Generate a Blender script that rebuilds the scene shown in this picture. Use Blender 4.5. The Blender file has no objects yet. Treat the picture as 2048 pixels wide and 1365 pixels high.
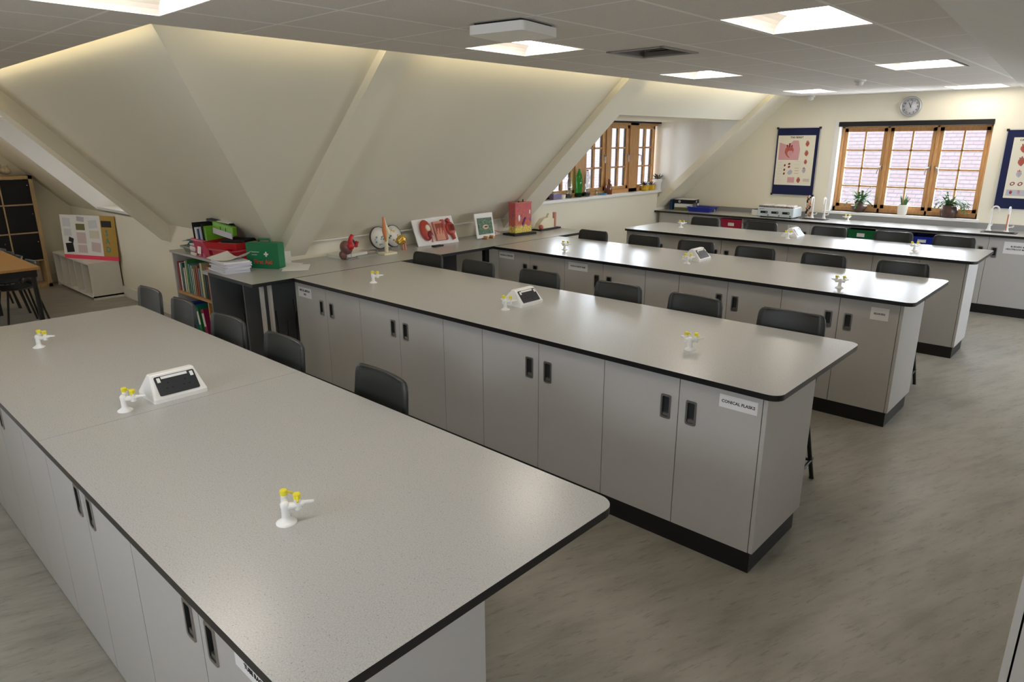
import bpy, math, random
from mathutils import Vector, Matrix
random.seed(7)
S = bpy.context.scene
COL = S.collection
# ---------------------------------------------------------------- camera, world, exposure
def make_camera():
    yaw, pitch, roll, f = .7468, .2864, -.0038, 1354.43
    fw = Vector((-math.sin(yaw)*math.cos(pitch), math.cos(yaw)*math.cos(pitch), -math.sin(pitch)))
    rt = Vector((math.cos(yaw), math.sin(yaw), 0)); up = rt.cross(fw)
    r = rt*math.cos(roll)+up*math.sin(roll); u = up*math.cos(roll)-rt*math.sin(roll)
    cd = bpy.data.cameras.new('camera'); cd.sensor_width = 36; cd.lens = f/2048*36
    cd.clip_start = .02; cd.clip_end = 200
    c = bpy.data.objects.new('camera', cd); COL.objects.link(c)
    m = Matrix((r, u, -fw)).transposed().to_4x4(); m.translation = (0, 0, 1.9086)
    c.matrix_world = m; S.camera = c
make_camera()
SKY = 15.0
W = bpy.data.worlds.new('overcast_sky'); S.world = W; W.use_nodes = True
bg = W.node_tree.nodes['Background']; bg.inputs['Color'].default_value = (.80, .89, 1, 1); bg.inputs['Strength'].default_value = SKY
S.view_settings.view_transform = 'Standard'; S.view_settings.look = 'None'; S.view_settings.gamma = 1
S.view_settings.use_curve_mapping = False; S.view_settings.exposure = 0.43
S.cycles.max_bounces = 10; S.cycles.diffuse_bounces = 6; S.cycles.glossy_bounces = 4
S.cycles.sample_clamp_indirect = 6
LAMP = 12.5      # ceiling diffusers
COVE = 10.0      # strip lamps above the ceiling edge

# ---------------------------------------------------------------- materials
def mat(name, col, rough=.5, spec=.5, metal=0, emit=0, ecol=None, nvar=0, nscale=8, trans=0, alpha=1, coat=0):
    m = bpy.data.materials.new(name); m.use_nodes = True; nt = m.node_tree; b = nt.nodes['Principled BSDF']
    c = (*col, 1)
    b.inputs['Base Color'].default_value = c; b.inputs['Roughness'].default_value = rough
    b.inputs['Specular IOR Level'].default_value = spec; b.inputs['Metallic'].default_value = metal
    if coat: b.inputs['Coat Weight'].default_value = coat
    if emit:
        b.inputs['Emission Color'].default_value = (*(ecol or col), 1); b.inputs['Emission Strength'].default_value = emit
    if trans: b.inputs['Transmission Weight'].default_value = trans
    tc = nt.nodes.new('ShaderNodeTexCoord'); n = nt.nodes.new('ShaderNodeTexNoise'); n.inputs['Scale'].default_value = nscale
    n.inputs['Detail'].default_value = 3
    nt.links.new(tc.outputs['Object'], n.inputs['Vector'])
    mx = nt.nodes.new('ShaderNodeMix'); mx.data_type = 'RGBA'
    v = nvar if nvar else .03
    mx.inputs[6].default_value = (*[min(1, x*(1+v)) for x in col], 1); mx.inputs[7].default_value = (*[x*(1-v) for x in col], 1)
    nt.links.new(n.outputs['Fac'], mx.inputs[0]); nt.links.new(mx.outputs[2], b.inputs['Base Color'])
    return m
def ramp(nt, fac, stops):
    r = nt.nodes.new('ShaderNodeValToRGB'); e = r.color_ramp.elements
    while len(e) < len(stops): e.new(.5)
    for i, (p, c) in enumerate(stops): e[i].position = p; e[i].color = (*c, 1)
    nt.links.new(fac, r.inputs['Fac']); return r.outputs['Color']
def objco(nt, scale=(1, 1, 1), rot=(0, 0, 0)):
    tc = nt.nodes.new('ShaderNodeTexCoord'); mp = nt.nodes.new('ShaderNodeMapping')
    mp.inputs['Scale'].default_value = scale; mp.inputs['Rotation'].default_value = rot
    nt.links.new(tc.outputs['Object'], mp.inputs['Vector']); return mp.outputs['Vector']
def noise(nt, vec, s, d=4, rough=.5):
    n = nt.nodes.new('ShaderNodeTexNoise'); n.inputs['Scale'].default_value = s; n.inputs['Detail'].default_value = d
    n.inputs['Roughness'].default_value = rough; nt.links.new(vec, n.inputs['Vector']); return n.outputs['Fac']
def mixc(nt, fac, a, b, mode='MIX'):
    m = nt.nodes.new('ShaderNodeMix'); m.data_type = 'RGBA'; m.blend_type = mode
    for s, v in ((0, fac), (6, a), (7, b)):
        if isinstance(v, bpy.types.NodeSocket): nt.links.new(v, m.inputs[s])
        elif s == 0: m.inputs[0].default_value = v
        else: m.inputs[s].default_value = (*v, 1)
    return m.outputs[2]
M = {}
M['wall'] = mat('cream_wall_paint', (.80, .755, .62), .85, .2, nvar=.02, nscale=3)
M['slope'] = mat('cream_roof_paint', (.78, .74, .61), .8, .25, nvar=.025, nscale=2)
M['whitewall'] = mat('white_reveal_paint', (.84, .84, .82), .7, .3)
M['skirt'] = mat('white_gloss_skirting', (.74, .72, .66), .4, .4)
M['door'] = mat('grey_cabinet_laminate', (.485, .47, .45), .42, .4, nvar=.02, nscale=30)
M['edge'] = mat('dark_worktop_core', (.012, .011, .011), .35, .4)
M['plinth'] = mat('black_plinth', (.01, .01, .01), .4, .4)
M['gap'] = mat('dark_gap', (.02, .019, .018), .8, .1)
M['metal'] = mat('brushed_handle_metal', (.42, .40, .38), .42, .5, 1)
M['handlerec'] = mat('handle_recess', (.08, .085, .085), .3, .5, .6)
M['chrome'] = mat('chrome', (.8, .8, .8), .12, .5, 1)
M['stool'] = mat('black_stool_plastic', (.029, .030, .027), .38, .45, nvar=.05, nscale=200)
M['blackmetal'] = mat('black_steel', (.012, .012, .012), .4, .5)
M['white'] = mat('white_plastic', (.83, .82, .79), .3, .5)
M['offwhite'] = mat('off_white_plastic', (.72, .7, .64), .35, .5)
M['yellow'] = mat('yellow_plastic', (.78, .68, .03), .35, .5)
M['plate'] = mat('charcoal_socket_plate', (.022, .026, .028), .35, .5)
M['black'] = mat('black_matt', (.012, .012, .012), .6, .3)
M['paper'] = mat('white_paper', (.80, .79, .78), .8, .2)
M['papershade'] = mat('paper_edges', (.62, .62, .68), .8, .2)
M['ink'] = mat('black_ink', (.03, .03, .03), .7, .2)
M['ceilwhite'] = mat('white_lamp_housing', (.80, .78, .74), .5, .3)
M['lamp'] = mat('lit_diffuser', (.9, .88, .84), .5, .2, emit=LAMP, ecol=(1, .91, .80))
M['cove'] = mat('lit_cove_lamp', (.9, .85, .7), .5, .2, emit=COVE, ecol=(1, .86, .58))
M['oak'] = None
def wood(name, c1, c2, scale=(1, 1, 14), rough=.45):
    m = bpy.data.materials.new(name); m.use_nodes = True; nt = m.node_tree; b = nt.nodes['Principled BSDF']
    f = noise(nt, objco(nt, scale), 6, 6, .6)
    nt.links.new(ramp(nt, f, [(.3, c1), (.7, c2)]), b.inputs['Base Color']); b.inputs['Roughness'].default_value = rough
    b.inputs['Specular IOR Level'].default_value = .4
    return m
M['oak'] = wood('oak_window_frame', (.42, .21, .075), (.60, .34, .14), (8, 8, 1.2))
M['birch'] = wood('birch_shelving', (.46, .31, .15), (.56, .40, .21), (6, 6, 1))
M['beech'] = wood('beech_shelf', (.46, .22, .07), (.58, .30, .11), (1, 8, 8))
M['table'] = wood('table_wood', (.42, .22, .07), (.52, .29, .10), (1.2, 10, 10), .3)
def worktop_mat():
    m = bpy.data.materials.new('speckled_grey_laminate'); m.use_nodes = True; nt = m.node_tree; b = nt.nodes['Principled BSDF']
    v = objco(nt)
    base = ramp(nt, noise(nt, v, 260, 2), [(.35, (.385, .382, .365)), (.65, (.47, .467, .45))])
    vo = nt.nodes.new('ShaderNodeTexVoronoi'); vo.inputs['Scale'].default_value = 150; nt.links.new(v, vo.inputs['Vector'])
    sp = ramp(nt, vo.outputs['Distance'], [(.11, (.9, .9, .9)), (.19, (0, 0, 0))])
    rnd = ramp(nt, noise(nt, v, 75, 1), [(.50, (0, 0, 0)), (.56, (1, 1, 1))])
    k = mixc(nt, 1, sp, rnd, 'MULTIPLY')
    c = mixc(nt, k, base, (.15, .147, .14))
    nt.links.new(c, b.inputs['Base Color']); b.inputs['Roughness'].default_value = .27; b.inputs['Specular IOR Level'].default_value = .6
    return m
M['top'] = worktop_mat()
def floor_mat():
    m = bpy.data.materials.new('marbled_vinyl_floor'); m.use_nodes = True; nt = m.node_tree; b = nt.nodes['Principled BSDF']
    v = objco(nt, (1, 1, 1), (0, 0, .35)); mp = nt.nodes.new('ShaderNodeMapping'); mp.inputs['Scale'].default_value = (5, 1, 1)
    nt.links.new(v, mp.inputs['Vector'])
    f1 = noise(nt, mp.outputs['Vector'], 2.2, 8, .65); f2 = noise(nt, mp.outputs['Vector'], 9, 6, .7); f3 = noise(nt, v, 1.1, 3)
    c = ramp(nt, f1, [(.3, (.245, .225, .185)), (.5, (.325, .30, .25)), (.72, (.375, .345, .295))])
    d = ramp(nt, f2, [(.33, (.72, .72, .72)), (.45, (1, 1, 1)), (.62, (1, 1, 1)), (.74, (1.25, 1.2, 1.12))])
    c = mixc(nt, 1, c, d, 'MULTIPLY')
    c = mixc(nt, .5, c, ramp(nt, f3, [(.3, (.85, .85, .85)), (.7, (1.1, 1.1, 1.1))]), 'MULTIPLY')
    nt.links.new(c, b.inputs['Base Color']); b.inputs['Roughness'].default_value = .38; b.inputs['Specular IOR Level'].default_value = .45
    return m
M['floor'] = floor_mat()
TX0, TDX, TY0, TDY = -1.17, .54, 3.3, .70
def ceil_mat():
    m = bpy.data.materials.new('ceiling_tiles'); m.use_nodes = True; nt = m.node_tree; b = nt.nodes['Principled BSDF']
    tc = nt.nodes.new('ShaderNodeTexCoord'); sx = nt.nodes.new('ShaderNodeSeparateXYZ'); nt.links.new(tc.outputs['Object'], sx.inputs[0])
    def line(sock, off, d, w):
        def mth(op, a, bb=None):
            n = nt.nodes.new('ShaderNodeMath'); n.operation = op
            for i, q in enumerate((a, bb)):
                if q is None: continue
                if isinstance(q, bpy.types.NodeSocket): nt.links.new(q, n.inputs[i])
                else: n.inputs[i].default_value = q
            return n.outputs[0]
        a = mth('ADD', sock, -off+d*40+w/2); a = mth('MODULO', a, d); return mth('LESS_THAN', a, w)
    lx = line(sx.outputs[0], TX0, TDX, .022); ly = line(sx.outputs[1], TY0, TDY, .016)
    mx = nt.nodes.new('ShaderNodeMath'); mx.operation = 'MAXIMUM'; nt.links.new(lx, mx.inputs[0]); nt.links.new(ly, mx.inputs[1])
    base = ramp(nt, noise(nt, objco(nt), 120, 2), [(.3, (.68, .645, .60)), (.7, (.74, .705, .66))])
    nt.links.new(mixc(nt, mx.outputs[0], base, (.88, .86, .83)), b.inputs['Base Color'])
    b.inputs['Roughness'].default_value = .9; b.inputs['Specular IOR Level'].default_value = .15
    bp = nt.nodes.new('ShaderNodeBump'); bp.inputs['Strength'].default_value = .25; bp.inputs['Distance'].default_value = .01
    nt.links.new(mx.outputs[0], bp.inputs['Height']); nt.links.new(bp.outputs[0], b.inputs['Normal'])
    return m
M['ceil'] = ceil_mat()
def glass_mat(name='window_glass', tint=(1, 1, 1), refl=.06):
    m = bpy.data.materials.new(name); m.use_nodes = True; nt = m.node_tree; nt.nodes.clear()
    o = nt.nodes.new('ShaderNodeOutputMaterial'); mx = nt.nodes.new('ShaderNodeMixShader'); t = nt.nodes.new('ShaderNodeBsdfTransparent')
    g = nt.nodes.new('ShaderNodeBsdfGlossy'); g.inputs['Roughness'].default_value = .03; t.inputs['Color'].default_value = (*tint, 1)
    lw = nt.nodes.new('ShaderNodeLayerWeight'); pw = nt.nodes.new('ShaderNodeMath'); pw.operation = 'POWER'; pw.inputs[1].default_value = 4.5
    nt.links.new(lw.outputs['Facing'], pw.inputs[0]); fr = nt.nodes.new('ShaderNodeMath'); fr.operation = 'MULTIPLY_ADD'; fr.inputs[1].default_value = .8; fr.inputs[2].default_value = refl*.5
    nt.links.new(pw.outputs[0], fr.inputs[0])
    nt.links.new(fr.outputs[0], mx.inputs[0]); nt.links.new(t.outputs[0], mx.inputs[1]); nt.links.new(g.outputs[0], mx.inputs[2])
    nt.links.new(mx.outputs[0], o.inputs[0]); return m
M['glass'] = glass_mat()
M['clear'] = glass_mat('clear_plastic', (.80, .83, .82), .35); M['greenpet'] = glass_mat('green_plastic', (.25, .80, .38)); M['amber'] = mat('amber_glass', (.16, .045, .012), .12, .6)
def tile_mat():
    m = bpy.data.materials.new('clay_roof_tiles'); m.use_nodes = True; nt = m.node_tree; b = nt.nodes['Principled BSDF']
    v = objco(nt); br = nt.nodes.new('ShaderNodeTexBrick'); nt.links.new(v, br.inputs['Vector'])
    br.inputs['Color1'].default_value = (.046, .027, .027, 1); br.inputs['Color2'].default_value = (.050, .034, .036, 1); br.inputs['Mortar'].default_value = (.009, .006, .006, 1)
    br.inputs['Scale'].default_value = 1; br.inputs['Brick Width'].default_value = .17; br.inputs['Row Height'].default_value = .10; br.inputs['Mortar Size'].default_value = .0045
    sx = nt.nodes.new('ShaderNodeSeparateXYZ'); nt.links.new(v, sx.inputs[0]); wob = nt.nodes.new('ShaderNodeMath'); wob.operation = 'MULTIPLY_ADD'; wob.inputs[1].default_value = .012
    nt.links.new(noise(nt, v, 5, 2), wob.inputs[0]); nt.links.new(sx.outputs[1], wob.inputs[2]); md = nt.nodes.new('ShaderNodeMath'); md.operation = 'MODULO'; md.inputs[1].default_value = .10
    nt.links.new(wob.outputs[0], md.inputs[0]); lt = nt.nodes.new('ShaderNodeMath'); lt.operation = 'LESS_THAN'; lt.inputs[1].default_value = .024; nt.links.new(md.outputs[0], lt.inputs[0])
    rows = mixc(nt, lt.outputs[0], br.outputs['Color'], (.013, .009, .010))
    c = mixc(nt, .12, rows if True else br.outputs['Color'], ramp(nt, noise(nt, v, 14, 5, .7), [(.3, (.026, .018, .017)), (.6, (.055, .046, .044))]))
    nt.links.new(c, b.inputs['Base Color']); b.inputs['Roughness'].default_value = .85
    return m
M['tiles'] = tile_mat()
def skin_mat():
    m = bpy.data.materials.new('skin_section_paint'); m.use_nodes = True; nt = m.node_tree; b = nt.nodes['Principled BSDF']
    v = objco(nt); tc = nt.nodes.new('ShaderNodeSeparateXYZ'); nt.links.new(v, tc.inputs[0])
    n = noise(nt, v, 28, 3); ad = nt.nodes.new('ShaderNodeMath'); ad.operation = 'MULTIPLY_ADD'; ad.inputs[1].default_value = .10
    nt.links.new(n, ad.inputs[0]); nt.links.new(tc.outputs[2], ad.inputs[2])
    mr = nt.nodes.new('ShaderNodeMapRange'); mr.inputs['From Min'].default_value = .02; mr.inputs['From Max'].default_value = .42; nt.links.new(ad.outputs[0], mr.inputs['Value'])
    c = ramp(nt, mr.outputs[0], [(.0, (.75, .6, .06)), (.30, (.78, .62, .10)), (.36, (.65, .15, .06)), (.9, (.60, .09, .06))])
    vv = nt.nodes.new('ShaderNodeTexVoronoi'); vv.inputs['Scale'].default_value = 34; vv.feature = 'DISTANCE_TO_EDGE'; nt.links.new(v, vv.inputs['Vector'])
    c = mixc(nt, ramp(nt, vv.outputs['Distance'], [(.02, (.8, .8, .8)), (.08, (0, 0, 0))]), c, (.16, .08, .22))
    nt.links.new(c, b.inputs['Base Color']); b.inputs['Roughness'].default_value = .3; return m
M['skin'] = skin_mat()
def leafcell_mat():
    m = bpy.data.materials.new('leaf_section_paint'); m.use_nodes = True; nt = m.node_tree; b = nt.nodes['Principled BSDF']
    v = objco(nt); f = noise(nt, v, 60, 4)
    nt.links.new(ramp(nt, f, [(.38, (.010, .022, .010)), (.5, (.02, .07, .015)), (.66, (.07, .22, .035))]), b.inputs['Base Color']); b.inputs['Roughness'].default_value = .4; return m
M['leafcell'] = leafcell_mat()
def colm(name, c, r=.5, **k):
    if name not in M: M[name] = mat(name, c, r, **k)
    return M[name]
red = colm('red_plastic', (.50, .012, .02), .35); crim = colm('crimson_plastic', (.50, .015, .07), .35)
green = colm('green_plastic_case', (.008, .17, .065), .4); lime = colm('lime_card', (.16, .42, .015), .5)
bluep = colm('blue_plastic', (.012, .03, .34), .35); navy = colm('navy_felt', (.006, .010, .055), .9)
orange = colm('orange_paint', (.62, .20, .06), .4); bone = colm('bone_paint', (.72, .66, .46), .4); flesh = colm('flesh_paint', (.58, .24, .16), .4)
muscle = colm('muscle_paint', (.42, .045, .03), .35); dred = colm('dark_red_paint', (.22, .02, .02), .3); gold = mat('gold_paint', (.65, .42, .08), .25, .5, .7)
leaf = colm('green_leaves', (.06, .15, .045), .5, nvar=.4, nscale=20); leafd = colm('dark_red_leaves', (.055, .045, .035), .5, nvar=.5, nscale=30); soil = colm('soil', (.035, .022, .014), .9)
terr = colm('brown_glazed_pot', (.07, .035, .022), .3); cream = colm('cream_card', (.75, .70, .56), .7); pinkc = colm('hot_pink_card', (.80, .05, .12), .6)
ochre = colm('ochre_card', (.45, .27, .04), .7); alu = mat('aluminium_trim', (.55, .55, .54), .35, .5, .8); palebl = colm('pale_blue_metal', (.55, .62, .64), .35)
ypot = colm('yellow_pot', (.66, .42, .02), .35); pink = colm('pink_print', (.62, .32, .33), .7); heartp = colm('heart_print', (.45, .10, .06), .6); greyp = colm('grey_print', (.45, .45, .50), .8)
fold = colm('teal_card', (.02, .20, .22), .5); shadegrey = colm('shaded_grey_panel', (.13, .135, .14), .5); tan = colm('tan_print', (.60, .50, .38), .8)  # the panel grey has the under-counter shade put into its colour

# ---------------------------------------------------------------- mesh builder
class MB:
    def __init__(s, T=None): s.v, s.f, s.mi, s.sm = [], [], [], []; s.T = T or Matrix(); s.m = 0
    def add(s, vs, fs, m=None, smooth=False):
        o = len(s.v); m = s.m if m is None else m
        s.v += [tuple(s.T @ Vector(p)) for p in vs]
        for f in fs: s.f.append([i+o for i in f]); s.mi.append(m); s.sm.append(smooth)
        return s
    def box(s, x0, x1, y0, y1, z0, z1, m=None):
        vs = [(x, y, z) for z in (z0, z1) for y in (y0, y1) for x in (x0, x1)]
        return s.add(vs, [(0, 2, 3, 1), (4, 5, 7, 6), (0, 1, 5, 4), (2, 6, 7, 3), (0, 4, 6, 2), (1, 3, 7, 5)], m)
    def prism(s, pts, a, b, axis='z', m=None, mside=None, smooth=False):
        n = len(pts)
        def P(u, v, w): return {'z': (u, v, w), 'y': (u, w, v), 'x': (w, u, v)}[axis]
        vs = [P(u, v, a) for u, v in pts]+[P(u, v, b) for u, v in pts]
        s.add(vs, [list(range(n))[::-1], list(range(n, 2*n))], m)
        return s.add(vs, [(i, (i+1) % n, (i+1) % n+n, i+n) for i in range(n)], m if mside is None else mside, smooth)
    def poly(s, pts, m=None): return s.add(pts, [list(range(len(pts)))], m)
    def cyl(s, p0, p1, r0, r1=None, n=14, m=None, caps=True, smooth=True):
        r1 = r0 if r1 is None else r1; p0, p1 = Vector(p0), Vector(p1); d = (p1-p0)
        if d.length < 1e-7: return s
        d.normalize(); a = d.orthogonal().normalized(); b = d.cross(a)
        vs = [p0+(a*math.cos(t)+b*math.sin(t))*r0 for t in [2*math.pi*i/n for i in range(n)]]+[p1+(a*math.cos(t)+b*math.sin(t))*r1 for t in [2*math.pi*i/n for i in range(n)]]
        s.add(vs, [(i, (i+1) % n, (i+1) % n+n, i+n) for i in range(n)], m, smooth)
        if caps: s.add(vs, [list(range(n))[::-1], list(range(n, 2*n))], m)
        return s
    def tube(s, path, r, n=8, m=None):
        path = [Vector(p) for p in path]; N = len(path); rs = r if isinstance(r, (list, tuple)) else [r]*N
        vs = []; prev = None
        for i, p in enumerate(path):
            d = (path[min(i+1, N-1)]-path[max(i-1, 0)]).normalized()
            a = d.orthogonal().normalized() if prev is None else (prev-d*prev.dot(d)).normalized()
            prev = a; b = d.cross(a)
            vs += [p+(a*math.cos(2*math.pi*k/n)+b*math.sin(2*math.pi*k/n))*rs[i] for k in range(n)]
        fs = [(i*n+k, i*n+(k+1) % n, (i+1)*n+(k+1) % n, (i+1)*n+k) for i in range(N-1) for k in range(n)]
        s.add(vs, fs, m, True); return s.add(vs, [list(range(n))[::-1], list(range((N-1)*n, N*n))], m)
    def lathe(s, prof, c=(0, 0, 0), n=20, m=None, smooth=True, sx=1, sy=1, cap=False, cap0=True):
        vs = [(c[0]+r*sx*math.cos(2*math.pi*k/n), c[1]+r*sy*math.sin(2*math.pi*k/n), c[2]+z) for r, z in prof for k in range(n)]
        fs = [(i*n+k, i*n+(k+1) % n, (i+1)*n+(k+1) % n, (i+1)*n+k) for i in range(len(prof)-1) for k in range(n)]
        s.add(vs, fs, m, smooth)
        if prof[0][0] > 1e-4 and cap0: s.add(vs[:n], [list(range(n))[::-1]], m)
        if prof[-1][0] > 1e-4 and cap: s.add(vs[-n:], [list(range(n))], m)
        return s
    def ball(s, c, r, m=None, n=10, sc=(1, 1, 1)):
        pr = [(math.sin(math.pi*i/n), -math.cos(math.pi*i/n)) for i in range(n+1)]
        N = n*2; vs = [(c[0]+r*sc[0]*a*math.cos(2*math.pi*k/N), c[1]+r*sc[1]*a*math.sin(2*math.pi*k/N), c[2]+r*sc[2]*b) for a, b in pr for k in range(N)]
        return s.add(vs, [(i*N+k, i*N+(k+1) % N, (i+1)*N+(k+1) % N, (i+1)*N+k) for i in range(n) for k in range(N)], m, True)
    def text(s, body, size, m=None, align='CENTER', thick=.0004):
        """flat raised lettering in the local XZ plane facing -Y, centred on the builder's origin"""
        cu = bpy.data.curves.new('lettering', 'FONT'); cu.body = body; cu.size = size; cu.align_x = align; cu.align_y = 'CENTER'; cu.extrude = thick; cu.resolution_u = 2
        cu.offset = size*.022
        o = bpy.data.objects.new('lettering', cu); COL.objects.link(o)
        dg = bpy.context.evaluated_depsgraph_get(); me = bpy.data.meshes.new_from_object(o.evaluated_get(dg))
        s.add([(v.co.x, -v.co.z, v.co.y) for v in me.vertices], [list(p.vertices) for p in me.polygons], m)
        bpy.data.objects.remove(o); bpy.data.curves.remove(cu); bpy.data.meshes.remove(me); return s
    def build(s, name, mats, parent=None, loc=(0, 0, 0), rot=(0, 0, 0), bevel=0, seg=2):
        me = bpy.data.meshes.new(name); me.from_pydata(s.v, [], s.f)
        mats = mats if isinstance(mats, (list, tuple)) else [mats]
        for q in mats: me.materials.append(q)
        for p, i, sm in zip(me.polygons, s.mi, s.sm): p.material_index = min(i, len(mats)-1); p.use_smooth = sm
        me.update(); o = bpy.data.objects.new(name, me); COL.objects.link(o); o.parent = parent; o.location = loc; o.rotation_euler = rot
        if bevel:
            b = o.modifiers.new('bevel', 'BEVEL'); b.width = bevel; b.segments = seg; b.limit_method = 'ANGLE'; b.angle_limit = math.radians(40)
        return o
def tag(o, label, cat, group=None):
    o['label'] = label; o['category'] = cat
    if group: o['group'] = group
    return o
def thing(name, label, cat, loc=(0, 0, 0), rz=0, group=None):
    o = bpy.data.objects.new(name, None); COL.objects.link(o); o.empty_display_size = .05; o.location = loc; o.rotation_euler = (0, 0, rz); return tag(o, label, cat, group)
def struct(name, mb, mats, parent=None, **k):
    o = mb.build(name, mats, parent, **k); o['kind'] = 'structure'; return o
def dup(root, loc, rz=None, label=None, group=None):
    r = root.copy(); COL.objects.link(r); r.location = loc
    if rz is not None: r.rotation_euler = (0, 0, rz)
    if label: r['label'] = label
    if group: r['group'] = group
    for ch in list(root.children):
        c = ch.copy(); COL.objects.link(c); c.parent = r
        for g in list(ch.children): d = g.copy(); COL.objects.link(d); d.parent = c
    return r
def Tm(x=0, y=0, z=0, rx=0, ry=0, rz=0, s=1):
    from mathutils import Euler
    return Matrix.Translation((x, y, z)) @ Euler((rx, ry, rz)).to_matrix().to_4x4() @ Matrix.Scale(s, 4)
def rrect(x0, x1, y0, y1, r, n=6, which=(1, 1, 1, 1)):
    cs = [(x0+r, y0+r, math.pi), (x1-r, y0+r, 1.5*math.pi), (x1-r, y1-r, 0), (x0+r, y1-r, .5*math.pi)]; pc = [(x0, y0), (x1, y0), (x1, y1), (x0, y1)]; out = []
    for (cx, cy, a), k, q in zip(cs, which, pc):
        if not k: out.append(q); continue
        out += [(cx+r*math.cos(a+math.pi/2*i/n), cy+r*math.sin(a+math.pi/2*i/n)) for i in range(n+1)]
    return out
ORD = ['first', 'second', 'third', 'fourth', 'fifth', 'sixth', 'seventh', 'eighth', 'ninth', 'tenth', 'eleventh', 'twelfth']
NUM = {2: 'two', 3: 'three', 4: 'four', 5: 'five', 6: 'six', 7: 'seven'}

# ---------------------------------------------------------------- the room
H = 2.47; XC = -3.76; YC = 1.46; YB = 9.74; XA = -5.5; YW = 2.92; XG = -11.3; YS = -1.6; XR = 1.25
SA = .904; SB = 1.03; XRA = -3.94; YRB = 1.55; KZ = 1.06; TOP = 2.95
zA = lambda x: H+SA*(x-XRA)
zB = lambda y: H-SB*(y-YRB)
xA = lambda z: XRA+(z-H)/SA
yB_ = lambda z: YRB-(z-H)/SB
yCr = lambda x: YRB-(SA/SB)*(x-XRA)
struct('floor', MB().box(XG-.1, XR+.1, YS-.1, YB+.1, -.08, 0), M['floor'])
# ceiling with openings for the lamps (x0,x1,y0,y1)
LAMPS = [(-1.70, -1.17, 3.30, 3.96), (-3.33, -2.80, 3.15, 3.74), (-1.77, -1.24, 6.03, 6.65), (-3.38, -2.88, 5.55, 6.20), (-1.89, -1.35, 8.98, 9.60),
         (-3.43, -2.99, 8.40, 9.02), (-3.52, -2.96, .88, 1.42), (-1.71, -1.17, .50, 1.16), (-6.9, -6.36, -.2, .5), (-9.4, -8.86, -.2, .5)]  # last two are unseen, added to light the left wing
LN = ['square ceiling lamp in the middle of the aisle side, nearest the camera', 'ceiling lamp between the white ceiling box and the slope, near the second roof beam', 'middle lamp of the three along the aisle side of the ceiling',
      'ceiling lamp beyond the dark ceiling vent, on the window side', 'ceiling lamp nearest the clock wall on the aisle side', 'ceiling lamp furthest from the camera on the window side',
      'large ceiling lamp cut by the top edge of the photo above the roof valley', 'ceiling lamp straight above the front bench, out of view', 'unseen ceiling lamp added over the left wing, nearer one', 'unseen ceiling lamp added over the far end of the left wing']
VENT = (-2.77, -2.38, 3.95, 4.35)
def XRE(y): return -.80 - (y-3.3)*.073
def ceiling():
    holes = LAMPS+[VENT]
    for i, (X0, X1, Y0, Y1) in enumerate([(XG, XC, YS, YC), (XC, -1.27, YS, YB)]):
        xs = sorted({X0, X1, *[h[k] for h in holes for k in (0, 1) if X0 < h[k] < X1]}); ys = sorted({Y0, Y1, *[h[k] for h in holes for k in (2, 3) if Y0 < h[k] < Y1]})
        if i == 0: mb = MB()
        for a, b in zip(xs, xs[1:]):
            for c, d in zip(ys, ys[1:]):
                cx, cy = (a+b)/2, (c+d)/2
                if any(h[0] < cx < h[1] and h[2] < cy < h[3] for h in holes): continue
                mb.box(a, b, c, d, H, H+.02)
    mb2 = mb
    # strip next to the right-hand slope, its edge running slightly out of line with the tiles
    for (y0, y1) in [(YS, .5), (.5, 1.16), (1.16, 3.3), (3.3, 3.96), (3.96, YB)]:
        hole = any(abs(h[2]-y0) < 1e-6 and h[1] > -1.27 for h in LAMPS)
        xl = -1.17 if hole else -1.27
        mb2.prism([(xl, y0), (XRE(y0), y0), (XRE(y1), y1), (xl, y1)], H, H+.02)
    struct('ceiling', mb2, M['ceil'])
ceiling()
# roof slope over the window side (plane A) and over the left wing (plane B)
DA = (6.1, 9.25, 2.18)          # dormer A: y0, y1, head height
DB = (-10.0, -8.05, 2.17)      # dormer B: x0, x1, head height
def prismA(mb, pts, t=.06): # pts in (x,y) on plane A
    vs = [(x, y, zA(x)) for x, y in pts]; ws = [(x, y, zA(x)+t) for x, y in pts]; n = len(pts)
    mb.add(vs+ws, [list(range(n)), list(range(n, 2*n))[::-1]]+[(i, i+n, (i+1) % n+n, (i+1) % n) for i in range(n)])
def prismB(mb, pts, t=.06):
    vs = [(x, y, zB(y)) for x, y in pts]; ws = [(x, y, zB(y)+t) for x, y in pts]; n = len(pts)
    mb.add(vs+ws, [list(range(n)), list(range(n, 2*n))[::-1]]+[(i, i+n, (i+1) % n+n, (i+1) % n) for i in range(n)])
xt = xA(TOP); yt = yB_(TOP)
mb = MB(); prismA(mb, [(XA, yCr(XA)), (xt, yCr(xt)), (xt, DA[0]), (XA, DA[0])]); xh = xA(DA[2])
prismA(mb, [(xh, DA[0]), (xt, DA[0]), (xt, DA[1]), (xh, DA[1])]); prismA(mb, [(XA, DA[1]), (xt, DA[1]), (xt, YB), (XA, YB)])
struct('trim_1', mb, M['slope'])
mb = MB(); yh = yB_(DB[2])
prismB(mb, [(XG, yt), (xt, yCr(xt)), (XA, yCr(XA)), (DB[1], YW), (DB[1], yh), (DB[0], yh), (DB[0], YW), (XG, YW)])
struct('trim_2', mb, M['slope'])
# closing above the ceiling edge so the cove is a dark box with its own lamps
struct('trim_3', MB().box(XG, xt+.6, yt-.7, YB, TOP, TOP+.05).box(xt+.5, xt+.56, yt-.7, YB, H+.03, TOP).box(XG, xt+.5, yt-.7, yt-.64, H+.03, TOP), M['slope'])
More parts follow.
